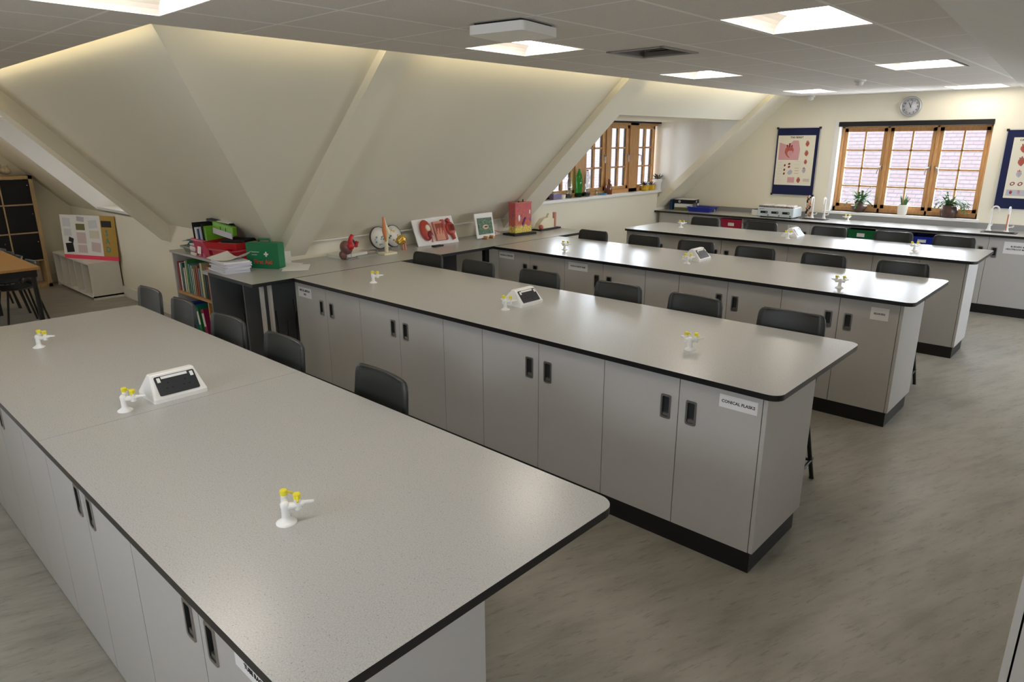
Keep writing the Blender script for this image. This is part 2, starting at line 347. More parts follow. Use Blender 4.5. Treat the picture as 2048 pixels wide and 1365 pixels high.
# boxed beams
def beamA(name, y0, y1, foot=.90):
    u = lambda x: H+.93*(x+3.85)
    xf = -3.85+(foot-H)/.93
    xf = max(xf, XA+.0)
    pts = [(xf, u(xf)), (-3.80, u(-3.80)), (-3.80, H+.05), (-3.80-.03, zA(-3.83)+.02), (XA, zA(XA)+.03), (XA, u(xf))]
    struct(name, MB().prism(pts, y0, y1, 'y'), M['slope'], bevel=.004)
beamA('trim_4', 2.95, 3.20); beamA('trim_5', 5.80, 6.15); beamA('trim_6', 9.20, YB)
def beamB(name, x0, x1):
    u = lambda y: H-1.03*(y-1.36)
    pts = [(1.47, u(1.47)), (YW, u(YW)), (YW, zB(YW)+.03), (1.56, zB(1.56)+.02), (1.47, H+.05)]
    struct(name, MB().prism(pts, x0, x1, 'x'), M['slope'], bevel=.004)
beamB('trim_7', -8.05, -7.80)
# dormer boxes
yo0, yo1 = DA[0], DA[1]; xw = -5.62
struct('trim_16', MB().box(xw-.06, xh+.0, yo0, yo1, DA[2]-.002, DA[2]+.05), M['slope'])
mb = MB()
mb.prism([(XA-.12, 1.06), (XA, 1.06), (xh, DA[2]), (xw, DA[2]), (xw, 1.06)], yo1-.003, yo1+.03, 'y'); mb.prism([(XA-.12, 1.06), (XA, 1.06), (xh, DA[2]), (xw, DA[2]), (xw, 1.06)], yo0-.03, yo0, 'y')
struct('trim_8', mb, M['whitewall'])
ywB = 3.34
mb = MB().box(DB[0], DB[1], yh-.02, ywB+.06, DB[2], DB[2]+.05)
mb.prism([(YW, KZ), (yh, DB[2]), (ywB, DB[2]), (ywB, KZ)], DB[0]-.03, DB[0]+.003, 'x'); mb.prism([(YW, KZ), (yh, DB[2]), (ywB, DB[2]), (ywB, KZ)], DB[1], DB[1]+.03, 'x')
struct('trim_9', mb, M['whitewall'])
# walls
WA = (6.45, 9.33, 1.20)
struct('wall_left', MB().box(XA-.1, XA, YW, YB, 0, KZ).box(XA-.18, XA-.1, YW+.3, YB, 0, 1.19).box(XA-.1, XA, yo0+.1, yo1, KZ, 1.19)
       .box(XA-.18, XA-.1, WA[1], YB, 1.19, DA[2]).box(XA-.18, XA-.1, yo0, WA[0], 1.19, DA[2]), M['wall'])
struct('wall_wing', MB().box(XG, XA-.1, YW, YW+.1, 0, KZ).box(DB[0], DB[1], YW+.1, ywB+.1, KZ-.2, KZ), M['wall'])
GW = (-1.2, .3, .9, 1.9)  # unseen gable window, added so daylight reaches the wing floor
struct('wall_gable', MB().box(XG-.1, XG, YS-.1, GW[0], 0, TOP).box(XG-.1, XG, GW[1], YW+.2, 0, TOP).box(XG-.1, XG, GW[0], GW[1], 0, GW[2]).box(XG-.1, XG, GW[0], GW[1], GW[3], TOP), M['wall'])
BW = (-3.155, -1.47, 1.0, 2.135)     # back window opening
struct('wall_back', MB().box(XA-.2, BW[0], YB, YB+.22, 0, TOP).box(BW[1], XR+.1, YB, YB+.22, 0, TOP).box(BW[0], BW[1], YB, YB+.22, 0, BW[2]).box(BW[0], BW[1], YB, YB+.22, BW[3], TOP), M['wall'])
RW = (6.2, 9.3, .92, 1.66); RW2 = (-.6, .9, 1.1, 1.72)
RWN = [(-3.1, -1.3, 1.45, 2.25)]     # unseen window behind the camera, added for daylight fill
struct('wall_rear', MB().box(XG-.1, XR+.1, YS-.1, YS, 0, 1.15).box(-3.1, XR+.1, YS-.1, YS, 1.15, 1.45).box(XG-.1, XR+.1, YS-.1, YS, 2.25, TOP).box(XG-.1, -3.1, YS-.1, YS, 1.15, 2.25).box(-1.3, XR+.1, YS-.1, YS, 1.45, 2.25), M['wall'])
# daylight portals: they only steer sampling towards the window openings
def portal(loc, rot, sx, sy):
    l = bpy.data.lights.new('window_portal', 'AREA'); l.shape = 'RECTANGLE'; l.size = sx; l.size_y = sy; l.cycles.is_portal = True
    o = bpy.data.objects.new('window_portal', l); COL.objects.link(o); o.location = loc; o.rotation_euler = rot
for a, b, c, d in RWN: portal(((a+b)/2, YS-.12, (c+d)/2), (math.pi/2, 0, 0), b-a, d-c)
portal((XR+.13, (RW[0]+RW[1])/2, (RW[2]+RW[3])/2), (math.pi/2, 0, math.pi/2), RW[1]-RW[0], RW[3]-RW[2])
portal((XR+.13, (RW2[0]+RW2[1])/2, (RW2[2]+RW2[3])/2), (math.pi/2, 0, math.pi/2), RW2[1]-RW2[0], RW2[3]-RW2[2])
portal(((BW[0]+BW[1])/2, YB+.26, 1.57), (-math.pi/2, 0, 0), 1.65, 1.13)
portal((XG-.13, -.45, 1.4), (math.pi/2, 0, -math.pi/2), 1.5, 1.0)
portal((XA-.2, 7.9, 1.7), (math.pi/2, 0, -math.pi/2), 2.88, 1.0)
portal((-9.02, ywB+.1, 1.6), (-math.pi/2, 0, 0), 1.9, 1.0)
zr = lambda x, y: H-.33*(x-XRE(y))
struct('wall_right', MB().box(XR, XR+.1, YS, RW2[0], 0, 2.1).box(XR, XR+.1, RW2[1], RW[0], 0, 2.1).box(XR, XR+.1, RW2[0], RW2[1], 0, RW2[2]).box(XR, XR+.1, RW2[0], RW2[1], RW2[3], 2.1).box(XR, XR+.1, RW[1], YB, 0, 2.1).box(XR, XR+.1, RW[0], RW[1], 0, RW[2]).box(XR, XR+.1, RW[0], RW[1], RW[3], 2.1), M['wall'])
mb = MB(); a, b = (XRE(YS), YS), (XRE(YB), YB)
vs = [(a[0]-.04, YS, H+.012), (b[0]-.04, YB, H+.012), (XR, YB, zr(XR, YB)), (XR, YS, zr(XR, YS))]
mb.add(vs+[(x, y, z+.06) for x, y, z in vs], [(0, 1, 2, 3), (7, 6, 5, 4), (0, 4, 5, 1), (2, 6, 7, 3), (1, 5, 6, 2), (0, 3, 7, 4)])
struct('trim_10', mb, M['whitewall'])
struct('baseboard_wing', MB().box(XG, -6.97, YW-.018, YW, 0, .14).box(-5.82, XA, YW-.018, YW, 0, .12), M['skirt'], bevel=.004)
struct('baseboard_left', MB().box(XA, XA+.018, YW, 6.9, 0, .12), M['skirt'], bevel=.004)
struct('baseboard_gable', MB().box(XG, XG+.018, YS, YW-.02, 0, .14), M['skirt'], bevel=.004)
struct('trim_11', MB().box(XA-.0, XA+.07, YW-.02, YW+.10, .9, KZ-.01).box(XA, XA+.05, YW+.12, yo0, KZ-.012, KZ), M['skirt'])
struct('trim_12', MB().prism(rrect(XA-.13, XA+.05, yo0+.06, 9.60, .01, 2), 1.17, 1.205), M['white'])      # side window sill
struct('trim_13', MB().box(DB[0], DB[1], YW-.03, ywB, KZ+.03, KZ+.06), M['white'])
struct('trim_14', MB().box(BW[0]-.08, BW[1]+.03, YB-.04, YB+.21, .965, 1.0), M['white'], bevel=.004)
struct('trim_15', MB().box(BW[0]-.055, BW[0]+.003, YB-.003, YB+.12, 1.0, BW[3]+.02), M['white'])
# cove strip lamps lying above the ceiling edge
for i, (a, b) in enumerate([((XC+.10, 1.75), (XC+.10, 2.9)), ((XC+.10, 3.26), (XC+.10, 5.75)), ((XC+.10, 6.2), (XC+.10, 9.15)), ((-3.9, YC-.10), (-7.7, YC-.10)), ((-8.1, YC-.10), (-11.2, YC-.10))]):
    mb = MB().cyl((*a, H+.075), (*b, H+.075), .02, n=10)
    t = thing('strip_lamp', ['hidden strip lamp glowing above the ceiling edge between the roof valley and first beam', 'hidden strip lamp glowing above the ceiling edge between the first and second beams',
              'hidden strip lamp glowing above the ceiling edge over the side window', 'hidden strip lamp glowing over the slope right of the left roof beam', 'hidden strip lamp glowing over the slope at the far left'][i], 'lamp')
    mb.build('tube', M['cove'], t)
    hx = .03 if a[0] == b[0] else 0; hy = .03 if a[1] == b[1] else 0
    MB().box(min(a[0], b[0])-hx, max(a[0], b[0])+hx, min(a[1], b[1])-hy, max(a[1], b[1])+hy, H+.02, H+.04).build('tray', M['ceilwhite'], t)
# ---------------------------------------------------------------- ceiling lamps
for (x0, x1, y0, y1), lab in zip(LAMPS, LN):
    t = thing('ceiling_lamp', lab, 'lamp', ((x0+x1)/2, (y0+y1)/2, H)); w, l = (x1-x0)/2, (y1-y0)/2
    MB().box(-w, w, -l, l, .115, .125).box(-w, -w+.012, -l, l, 0, .115).box(w-.012, w, -l, l, 0, .115).box(-w, w, -l, -l+.012, 0, .115).box(-w, w, l-.012, l, 0, .115).build('housing', M['ceilwhite'], t)
    mb = MB()
    for s in (-1, 1):      # curved reflectors either side of the lit diffuser
        pts = [(s*(w-.014), .006)]+[(s*(w-.014-(w*.62)*(1-math.cos(a))), .006+.10*math.sin(a)) for a in [math.pi/2*k/8 for k in range(1, 9)]]
        for (p, q) in zip(pts, pts[1:]): mb.add([(p[0], -l+.012, p[1]), (q[0], -l+.012, q[1]), (q[0], l-.012, q[1]), (p[0], l-.012, p[1])], [(0, 1, 2, 3)], smooth=True)
    mb.build('reflector', colm('lamp_reflector', (.34, .32, .30), .45), t)
    mb = MB()
    pts = [(w*.42*math.cos(a), .075-.045*math.sin(a)) for a in [math.pi*k/12 for k in range(13)]]
    mb.prism(pts, -l+.014, l-.014, 'y', smooth=True); mb.build('diffuser', M['lamp'], t)
x0, x1, y0, y1 = VENT
t = thing('ceiling_vent', 'dark square ceiling vent with bright slats between the lamps', 'vent', ((x0+x1)/2, (y0+y1)/2, H)); w, l = (x1-x0)/2, (y1-y0)/2
MB().box(-w, w, -l, l, .09, .1).box(-w, -w+.01, -l, l, 0, .09).box(w-.01, w, -l, l, 0, .09).box(-w, w, -l, -l+.01, 0, .09).box(-w, w, l-.01, l, 0, .09).build('housing', colm('vent_grey', (.12, .10, .085), .5), t)
MB().box(-w-.02, -w+.01, -l-.02, l+.02, -.008, 0).box(w-.01, w+.02, -l-.02, l+.02, -.008, 0).box(-w, w, -l-.02, -l+.01, -.008, 0).box(-w, w, l-.01, l+.02, -.008, 0).build('frame', colm('vent_frame', (.25, .23, .2), .4), t)
mb = MB()
for k in range(4): mb.box(-w*.75, w*.75, -l+.07+k*.09, -l+.09+k*.09, .02, .05)
mb.build('slat', M['chrome'], t)
t = thing('ceiling_box', 'square white box fixed below the ceiling near the middle of the photo', 'detector', (-2.50, 2.72, H), .15)
MB().prism(rrect(-.165, .165, -.165, .165, .03), -.055, -.012).build('cover', M['white'], t, bevel=.006); MB().box(-.14, .14, -.14, .14, -.012, 0).build('backplate', M['black'], t)
for (x, y, lb) in [(-2.27, 7.42, 'round smoke detector on the ceiling nearest the middle lamps'), (-3.50, 9.55, 'small smoke detector on the ceiling by the clock wall corner')]:
    t = thing('smoke_detector', lb, 'detector', (x, y, H)); MB().lathe([(.055, 0), (.055, -.012), (.045, -.02)]).build('base', M['offwhite'], t); MB().lathe([(.036, -.02), (.034, -.045), (.02, -.055), (.001, -.056)]).build('sensor', M['ceilwhite'], t)

# ---------------------------------------------------------------- windows
def casement(parent, w, z0, z1, rows, hside, outer=True, name='casement'):
    """casement centred on local x, glass in XZ plane, inside towards -Y"""
    h = .045
    mb = MB().box(-w/2, -w/2+h, -.02, .03, z0, z1).box(w/2-h, w/2, -.02, .03, z0, z1).box(-w/2, w/2, -.02, .03, z0, z0+h).box(-w/2, w/2, -.02, .03, z1-h, z1)
    b = .011
    mb.box(-b, b, -.008, .012, z0+h, z1-h)
    for k in range(1, rows): z = z0+h+(z1-z0-2*h)*k/rows; mb.box(-w/2+h, w/2-h, -.008, .012, z-b, z+b)
    return mb
def window(name, origin, rz, W_, z0, z1, n, rows, post=.10, dark=False, fw=.05, cents=None):
    """n casements side by side over width W_, local x along wall, -y to the room"""
    root = bpy.data.objects.new(name, None); COL.objects.link(root); root.location = origin; root.rotation_euler = (0, 0, rz); root['kind'] = 'structure'
    fr = MB().box(-W_/2, -W_/2+fw, -.04, .06, z0, z1).box(W_/2-fw, W_/2, -.04, .06, z0, z1).box(-W_/2, W_/2, -.04, .06, z0, z0+.055).box(-W_/2, W_/2, -.04, .06, z1-.045, z1)
    cw = (W_-2*fw-(n-1)*post)/n
    cs = [-W_/2+fw+cw/2+i*(cw+post) for i in range(n)]
    if cents: cs, cw = cents
    for i in range(n-1): fr.box(cs[i]+cw/2, cs[i+1]-cw/2, -.04, .06, z0, z1)
    if cents: fr.box(-W_/2+fw, cs[0]-cw/2, -.04, .06, z0, z1)
    f = struct('window_frame', fr, M['oak'], root, bevel=.003)
    for i, c in enumerate(cs):
        mb = casement(None, cw, z0+.055, z1-.045, rows, 1)
        o = struct('casement', mb, M['oak'], root, loc=(c, 0, 0), bevel=.002)
        struct('pane', MB().box(-cw/2+.04, cw/2-.04, .001, .004, z0+.1, z1-.09), M['glass'], o)
        if dark:
            d = MB().box(-.020, .012, .013, .034, z0+.1, z1-.09).box(cw/2-.062, cw/2-.045, .013, .034, z0+.1, z1-.09)
            struct('outer_bar', d, colm('dark_outer_bar', (.03, .022, .018), .6), o)
        s = -1 if i == n-1 else 1
        zz = z0+(z1-z0)*.5
        hd = MB().box(s*(cw/2-.022)-.009, s*(cw/2-.022)+.009, -.032, -.02, zz-.01, zz+.05).tube([(s*(cw/2-.022), -.03, zz+.035), (s*(cw/2-.022), -.06, zz+.03), (s*(cw/2-.05), -.065, zz+.02), (s*(cw/2-.055), -.065, zz-.06)], .007, 6)
        struct('handle', hd, M['metal'], o)
    return root
window('window_1', ((BW[0]+BW[1])/2, YB+.15, 0), 0, BW[1]-BW[0], BW[2], BW[3]-.03, 3, 4, .03, fw=.035)
window('window_2', (XA-.115, (WA[0]+WA[1])/2, 0), math.pi/2, WA[1]-WA[0], 1.2, 2.17, 4, 3, .13, dark=True, cents=([y-(WA[0]+WA[1])/2 for y in (7.02, 7.71, 8.28, 8.97)], .47))
window('window_3', (-9.025, ywB+.02, 0), 0, 1.93, KZ+.06, DB[2], 3, 3, .08)
window('fill_window_5', ((RWN[0][0]+RWN[0][1])/2, YS-.05, 0), math.pi, 1.8, 1.45, 2.25, 3, 3, .08)  # added rear window, only there to let in fill light
window('fill_window_7', (XG-.05, (GW[0]+GW[1])/2, 0), math.pi/2, GW[1]-GW[0], GW[2], GW[3], 3, 3, .06)  # added gable window, out of view, lights the left wing
window('window_6', (XR+.04, (RW2[0]+RW2[1])/2, 0), -math.pi/2, RW2[1]-RW2[0], RW2[2], RW2[3], 3, 2, .08)
window('window_4', (XR+.04, (RW[0]+RW[1])/2, 0), -math.pi/2, RW[1]-RW[0], RW[2], RW[3], 4, 2, .08)
t = thing('roller_blind', 'rolled-up black blind across the top of the back window', 'blind', (0, 0, 0))
MB().box(BW[0]-.01, BW[1]+.005, YB-.015, YB+.05, 2.08, 2.14).build('cassette', M['black'], t, bevel=.006); MB().cyl((BW[0], YB+.075, 2.10), (BW[1], YB+.075, 2.10), .02).build('roller', M['black'], t)
t = thing('roller_blind', 'rolled-up black blind along the top of the side window', 'blind', (0, 0, 0))
MB().box(XA-.06, XA-.02, 6.5, 9.26, 2.155, 2.178).build('cassette', M['black'], t)
# what stands outside: the tiled roofs opposite
def outroof(p, rz, w, l, ang, lab):
    o = MB().box(-w/2, w/2, 0, l, -.15, 0).build('tiled_roof', M['tiles'], None, loc=p, rot=(ang, 0, rz)); tag(o, lab, 'roof'); return o
outroof((-3.6, 13.2, -2.2), 0, 7, 7.2, math.radians(48), 'pinkish clay tiled roof seen through the back window')
outroof((-9.8, 15.0, -2.2), math.pi/2, 22, 7.2, math.radians(48), 'pinkish clay tiled roof seen through the side window')

# ---------------------------------------------------------------- benches
BEN = ['front bench', 'second bench', 'third bench', 'rearmost bench']
BX = [(-4.708, -.969), (-4.745, -.955), (-4.745, -.980), (-4.600, -.988)]
BY = [(.4725, 1.4987), (2.642, 3.689), (4.863, 5.888), (6.952, 7.832)]
UN = [[('s', -4.64, -4.20), ('d', -4.20, -3.34), ('f', -3.34, -2.96), ('d', -2.96, -2.06), ('d', -2.06, -1.12)],
      [('d', -4.83, -3.965), ('d', -3.965, -3.08), ('f', -3.08, -2.735), ('d', -2.735, -1.86), ('d', -1.86, -1.02)],
      [('d', -4.735, -3.88), ('d', -3.88, -3.01), ('f', -3.01, -2.69), ('d', -2.69, -1.85), ('d', -1.85, -1.045)],
      [('d', -4.58, -3.765), ('d', -3.765, -2.94), ('f', -2.94, -2.625), ('d', -2.625, -1.82), ('d', -1.82, -1.045)]]
CORNERS = [(1, 1, 1, 1), (0, 1, 1, 0), (0, 1, 1, 0), (1, 1, 1, 1)]
ZT = .9; TH = .026
def worktop(pts, lab, seam=None):
    mb = MB()
    if seam:
        e = .0006; left = rrect(BX[0][0], seam-e, BY[0][0], BY[0][1], .06, 8, (1, 0, 0, 1))
        mb.prism(left, ZT-TH, ZT, 'z', 0, 1).prism(rrect(seam+e, BX[0][1], BY[0][0], BY[0][1], .06, 8, (0, 1, 1, 0)), ZT-TH, ZT, 'z', 0, 1)
    else: mb.prism(pts, ZT-TH, ZT, 'z', m=0, mside=1)
    o = mb.build('worktop', [M['top'], M['edge']]); tag(o, lab, 'worktop')
    return o
def hinge_handle(parent, x, y, z, w=.027, h=.06):
    """recessed pull: rounded metal frame round a dark well"""
    o = MB()
    outer = rrect(-w, w, -h, h, .009, 4); inner = rrect(-w+.009, w-.009, -h+.010, h-.010, .006, 4); n = len(outer)
    vs = [(a, -.004, b) for a, b in outer]+[(a, -.004, b) for a, b in inner]+[(a, 0, b) for a, b in outer]+[(a, .012, b) for a, b in inner]
    o.add(vs, [(i, (i+1) % n, (i+1) % n+n, i+n) for i in range(n)], 0); o.add(vs, [(i+2*n, (i+1) % n+2*n, (i+1) % n, i) for i in range(n)], 0)
    o.add(vs, [(i+n, (i+1) % n+n, (i+1) % n+3*n, i+3*n) for i in range(n)], 1); o.add(vs, [list(range(3*n, 4*n))], 1)
    o.box(-w+.011, w-.011, .0, .011, -h+.011, -h+.026, 0)
    return o.build('handle', [M['metal'], M['handlerec']], parent, loc=(x, y, z))
def door(parent, x0, x1, y, z0, z1, hx=None, label=None, hz=.70):
    """door slab with a cut-out for the recessed handle; label = (xc, zc, w, h, lines, size)"""
    o = MB(); x0 += .002; x1 -= .002
    if hx is None: o.box(x0, x1, y, y+.018, z0, z1)
    else:
        w, h = .024, .057
        o.box(x0, hx-w, y, y+.018, z0, z1).box(hx+w, x1, y, y+.018, z0, z1).box(hx-w, hx+w, y, y+.018, z0, hz-h).box(hx-w, hx+w, y, y+.018, hz+h, z1)
    d = o.build('door', M['door'], parent)
    if hx is not None: hinge_handle(d, hx, y, hz)
    if label:
        xc, zc, w, h, lines, size = label
        lb = MB().box(xc-w/2, xc+w/2, y-.0012, y-.0002, zc-h/2, zc+h/2)
        for i, ln in enumerate(lines): lb.T = Tm(xc, y-.0018, zc+(len(lines)-1)*size*.6-i*size*1.25); lb.text(ln, size, 1)
        q = lb.build('label_card', [M['paper'], M['ink']], d); q['label'] = 'white card reading '+' '.join(lines)
    return d
def cabinet(kind, x0, x1, yf, lab, end=False, labels=(None, None), depth=.56, endleft=False, low=False):
    t = thing('base_cabinet' if kind != 'f' else 'filler_panel', lab, 'cabinet' if kind != 'f' else 'panel')
    t.location = ((x0+x1)/2, yf, 0); cx = t.location.x; a, b = x0-cx, x1-cx; zb, zt = (.008 if low else .105), ZT-TH-.002
    body = MB().box(a+.0015, b-.0015-(.02 if end else 0), .02, depth, max(zb, .052), zt)
    body.build('carcass', M['gap'] if not end else M['gap'], t)
    MB().box(a, b-(.03 if end and low else .012 if end else 0), .06 if low else .004, depth-.04, 0, .05 if low else zb-.003).build('plinth', M['plinth'], t)
    if end: MB().box(b-.02, b, -.0, depth, zb, zt).build('end_panel', M['door'], t, bevel=.002); bb = b-.021
    else: bb = b
    if endleft: MB().box(a, a+.02, .0, depth, zb, zt).build('end_panel', M['door'], t); aa = a+.021
    else: aa = a
    sh = lambda L: None if not L else (L[0]-cx, *L[1:])
    if kind == 'd':
        m = (a+b)/2 if not end else (a+b)/2+.004
        door(t, aa, m, 0, zb, zt, m-.066, sh(labels[0])); door(t, m, bb, 0, zb, zt, m+.066, sh(labels[1]))
    elif kind == 's': door(t, aa, bb, 0, zb, zt, b-.07, sh(labels[0]))
    else: door(t, a, b, 0, zb, zt)
    return t
LAB = {(0, 4): (None, (-1.285, .757, .20, .075, ['TEST TUBES', 'TUBE RACKS'], .018)), (1, 0): ((-4.69, .787, .185, .078, ['METAL-MEDIA', 'NO'], .023), None),
       (1, 4): (None, (-1.15, .802, .175, .06, ['CONICAL FLASKS'], .0195)), (2, 0): ((-4.62, .815, .20, .06, ['BUNGS & SYRINGES'], .019), None),
       (2, 1): ((-3.725, .807, .22, .07, ['PETRI & WHITE TILES'], .018), None), (2, 4): (None, (-1.185, .787, .112, .085, ['BEAKERS'], .018))}
YF = []
for b in range(4):
    w = ['large speckled grey worktop of the front bench with a faint joint across it', 'light grey worktop of the second bench, joined to the side counter', 'light grey worktop of the third bench carrying the BEAKERS cupboard', 'light grey worktop of the rearmost bench, shining with window light'][b]
    o = worktop(rrect(*BX[b], *BY[b], .055 if b != 0 else .06, 8, CORNERS[b]), w, -2.72 if b == 0 else None)
    if b == 0: pass
    yf = BY[b][0]+.055; YF.append(yf)
    nd = [u for u in UN[b] if u[0] != 'f']; k = 0
    for i, (kd, x0, x1) in enumerate(UN[b]):
        end = i == len(UN[b])-1
        lb = LAB.get((b, i), (None, None))
        txt = [l[4][0] for l in lb if l]
        if kd == 'f': l = 'narrow plain grey panel in the middle of the %s front' % BEN[b]
        else:
            k += 1
            l = ('grey cupboard marked %s under the %s' % (txt[0], BEN[b])) if txt else 'grey double-door cupboard under the %s, %s from the left' % (BEN[b], ORD[k-1])
        cabinet(kd, x0, x1, yf, l, end, lb, depth=.57 if b < 3 else .47, endleft=(i == 0), low=(b == 0))
# ---------------------------------------------------------------- side counter (L) and its supports
t = thing('side_counter', 'long grey counter along the sloping wall carrying the anatomy models', 'counter', (0, 0, 0))
MB().prism([(XA+.002, 2.31), (-4.757, 2.31), (-4.757, 6.50), (-5.0, 6.50), (XA+.002, 6.50)], ZT-TH, ZT, 'z', 0, 1).build('top', [M['top'], M['edge']], t)
MB().box(-5.62, -5.6, 2.36, 2.8, 0, ZT-TH).build('support_panel', shadegrey, t)  # darker than the other supports: corner shade put into the colour
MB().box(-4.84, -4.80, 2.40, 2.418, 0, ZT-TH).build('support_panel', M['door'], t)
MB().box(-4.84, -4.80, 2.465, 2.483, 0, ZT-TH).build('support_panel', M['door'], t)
MB().box(-5.32, -5.30, 2.50, 4.86, 0.02, ZT-TH).build('back_panel', shadegrey, t)  # grey panel under the counter, coloured dark to carry the shade there
MB().box(-4.85, -4.80, 4.80, 4.85, 0, ZT-TH).build('leg', M['blackmetal'], t)
MB().box(-4.85, -4.80, 6.42, 6.46, 0, ZT-TH).build('leg', M['blackmetal'], t)
MB().box(-5.62, -5.5, 2.31, 2.90, ZT-TH, ZT, 0).build('top', [M['top']], t)
for i, (x, y, h, lx, ly) in enumerate([(-5.08, 2.36, .62, .03, .0), (-5.02, 2.74, .58, .06, .02), (-4.99, 2.62, .60, -.05, .0), (-4.93, 2.66, .35, 0, 0), (-4.90, 2.72, .70, -.03, 0), (-4.86, 2.60, .55, -.01, .02)]):
    tag(MB().cyl((x, y, 0), (x+lx, y+ly, h), .006, n=8).build('metal_rod', M['blackmetal']), ['thin black rod standing alone left of the grey support panels', 'slanting black rod under the counter, left of the crossed pair', 'black rod leaning left across another under the counter', 'shortest black rod under the counter corner', 'tallest black rod under the counter corner', 'black rod nearest the METAL-MEDIA cupboard'][i], 'rod', 'rods under the counter corner')

# ---------------------------------------------------------------- stools
def make_stool(label):
    t = thing('lab_stool', label, 'stool', (0, 0, 0), 0, 'black plastic lab stools')
    prof = [(-.185, .575, .17), (-.19, .595, .18), (-.15, .605, .19), (-.05, .595, .192), (.06, .592, .192), (.13, .602, .19), (.17, .63, .186), (.188, .68, .186)]
    prof2 = [(.188, .675, .19), (.196, .74, .194), (.203, .82, .193), (.210, .90, .188), (.214, .945, .186), (.216, .968, .181), (.217, .982, .171), (.217, .987, .155)]
    def shell(pr, name, cup):
        mb = MB(); n = 10; vs = []
        for (y, z, w) in pr:
            for k in range(n+1):
                u = -1+2*k/n; c = cup*(u*u)
                vs.append((w*u, y-c*.022, z+(.012*abs(u)**3 if name == 'seat' else 0)))
        fs = [(i*(n+1)+k, i*(n+1)+k+1, (i+1)*(n+1)+k+1, (i+1)*(n+1)+k) for i in range(len(pr)-1) for k in range(n)]
        mb.add(vs, fs, 0, True); o = mb.build(name, M['stool'], t)
        s = o.modifiers.new('thick', 'SOLIDIFY'); s.thickness = .014; s.offset = 0
        return o
    shell(prof, 'seat', 0); shell(prof2, 'backrest', 1)
    for sx in (-1, 1):
        for (ty, by) in ((-.13, -.20), (.13, .245)):
            MB().cyl((sx*.14, ty, .585), (sx*.205, by, .008), .0125, n=10).cyl((sx*.205, by, .008), (sx*.205, by, 0), .014, n=10).build('leg', M['blackmetal'], t)
    z = .10; k = z/.585; xs = .205-.065*k; yf, yb = -.20+.07*k, .245-.115*k
    MB().tube([(-xs, yf, z), (xs, yf, z)], .009).tube([(xs, yf, z), (xs, yb+.03, z+.02)], .009).tube([(-xs, yf, z), (-xs, yb+.03, z+.02)], .009).tube([(-xs, yb, z+.02), (xs, yb, z+.02)], .009).build('footrest', M['blackmetal'], t)
    return t
SX = [[-4.72, -4.20, -3.60, -3.01, -2.23], [-4.48, -3.87, -3.21, -2.52, -1.96, -1.35], [-4.33, -3.70, -3.11, -2.53, -1.94, -1.32], [-4.04, -3.32, -2.54, -1.90, -1.36]]
SYB = [1.61, 3.80, 6.00, 7.97]
proto = None
for b in range(4):
    for i, x in enumerate(SX[b]):
        n = len(SX[b]); lb = '%s black stool from the left of the %s behind the %s' % (ORD[i], NUM[n], BEN[b])
        if i == 0: lb = 'leftmost black stool tucked in behind the %s' % BEN[b]
        if i == n-1: lb = 'black stool nearest the aisle behind the %s' % BEN[b]
        loc = (x, SYB[b]-.215, 0); rz = [0.02, -.03, .04, .0, -.05, .03][i]
        if proto is None: proto = make_stool(lb); proto.location = loc; proto.rotation_euler = (0, 0, rz)
        else: dup(proto, loc, rz, lb)

# ---------------------------------------------------------------- gas taps and socket pedestals
def make_tap(label):
    t = thing('gas_tap', label, 'gas tap', (0, 0, 0), 0, 'gas taps on the benches'); t.scale = (.94, .94, .94)
    MB().lathe([(.030, 0), (.030, .003), (.024, .007), (.0145, .013), (.0125, .02)], n=24).lathe([(.0125, .018), (.0118, .045), (.013, .052), (.0135, .062), (.008, .070), (0, .071)], n=18).build('column', M['white'], t)
    for ang in (math.radians(63), math.radians(153)):
        d = Vector((math.cos(ang), math.sin(ang), 0)); q = Vector((-d.y, d.x, 0))
        a = MB().cyl(Vector((0, 0, .052)), d*.032+Vector((0, 0, .052)), .0115, .0105, 14).cyl(d*.036+Vector((0, 0, .038)), d*.036+Vector((0, 0, .072)), .0105, .0095, 14)
        a.tube([d*.038+Vector((0, 0, .054)), d*.052+Vector((0, 0, .056)), d*.056+Vector((0, 0, .057)), d*.082+Vector((0, 0, .056))], [.009, .0085, .0062, .0042], 12)
        arm = a.build('outlet', M['white'], t)
        c = d*.036+Vector((0, 0, .073))
        MB().cyl(c, c+Vector((0, 0, .014)), .0105, .0115, 16).cyl(c+Vector((0, 0, .014)), c+Vector((0, 0, .017)), .0115, .009, 16).tube([c+Vector((0, 0, .010)), c+q*-.014+Vector((0, 0, .008)), c+q*-.026+Vector((0, 0, .000))], [.004, .0035, .003], 8).build('knob', M['yellow'], arm)
    return t
TX = [[-4.06, -2.797, -1.583], [-4.142, -2.827, -1.557], [-4.075, -2.805, -1.503], [-4.117, -2.769, -1.549]]
TYY = [[.798, .785, .79], [2.953, 2.995, 2.998], [5.157, 5.24, 5.06], [7.48, 7.345, 7.301]]
WH = ['furthest from the aisle', 'beside the socket block', 'nearest the aisle']
tp = None
for b in range(4):
    for i in range(3):
        lb = 'white gas tap with yellow knobs on the %s, %s' % (BEN[b], WH[i]); loc = (TX[b][i], TYY[b][i], ZT)
        if tp is None: tp = make_tap(lb); tp.location = loc
        else: dup(tp, loc, None, lb)
dup(tp, (-2.83, 9.50, ZT), .3, 'white gas tap on the back counter below the leftmost window plant')
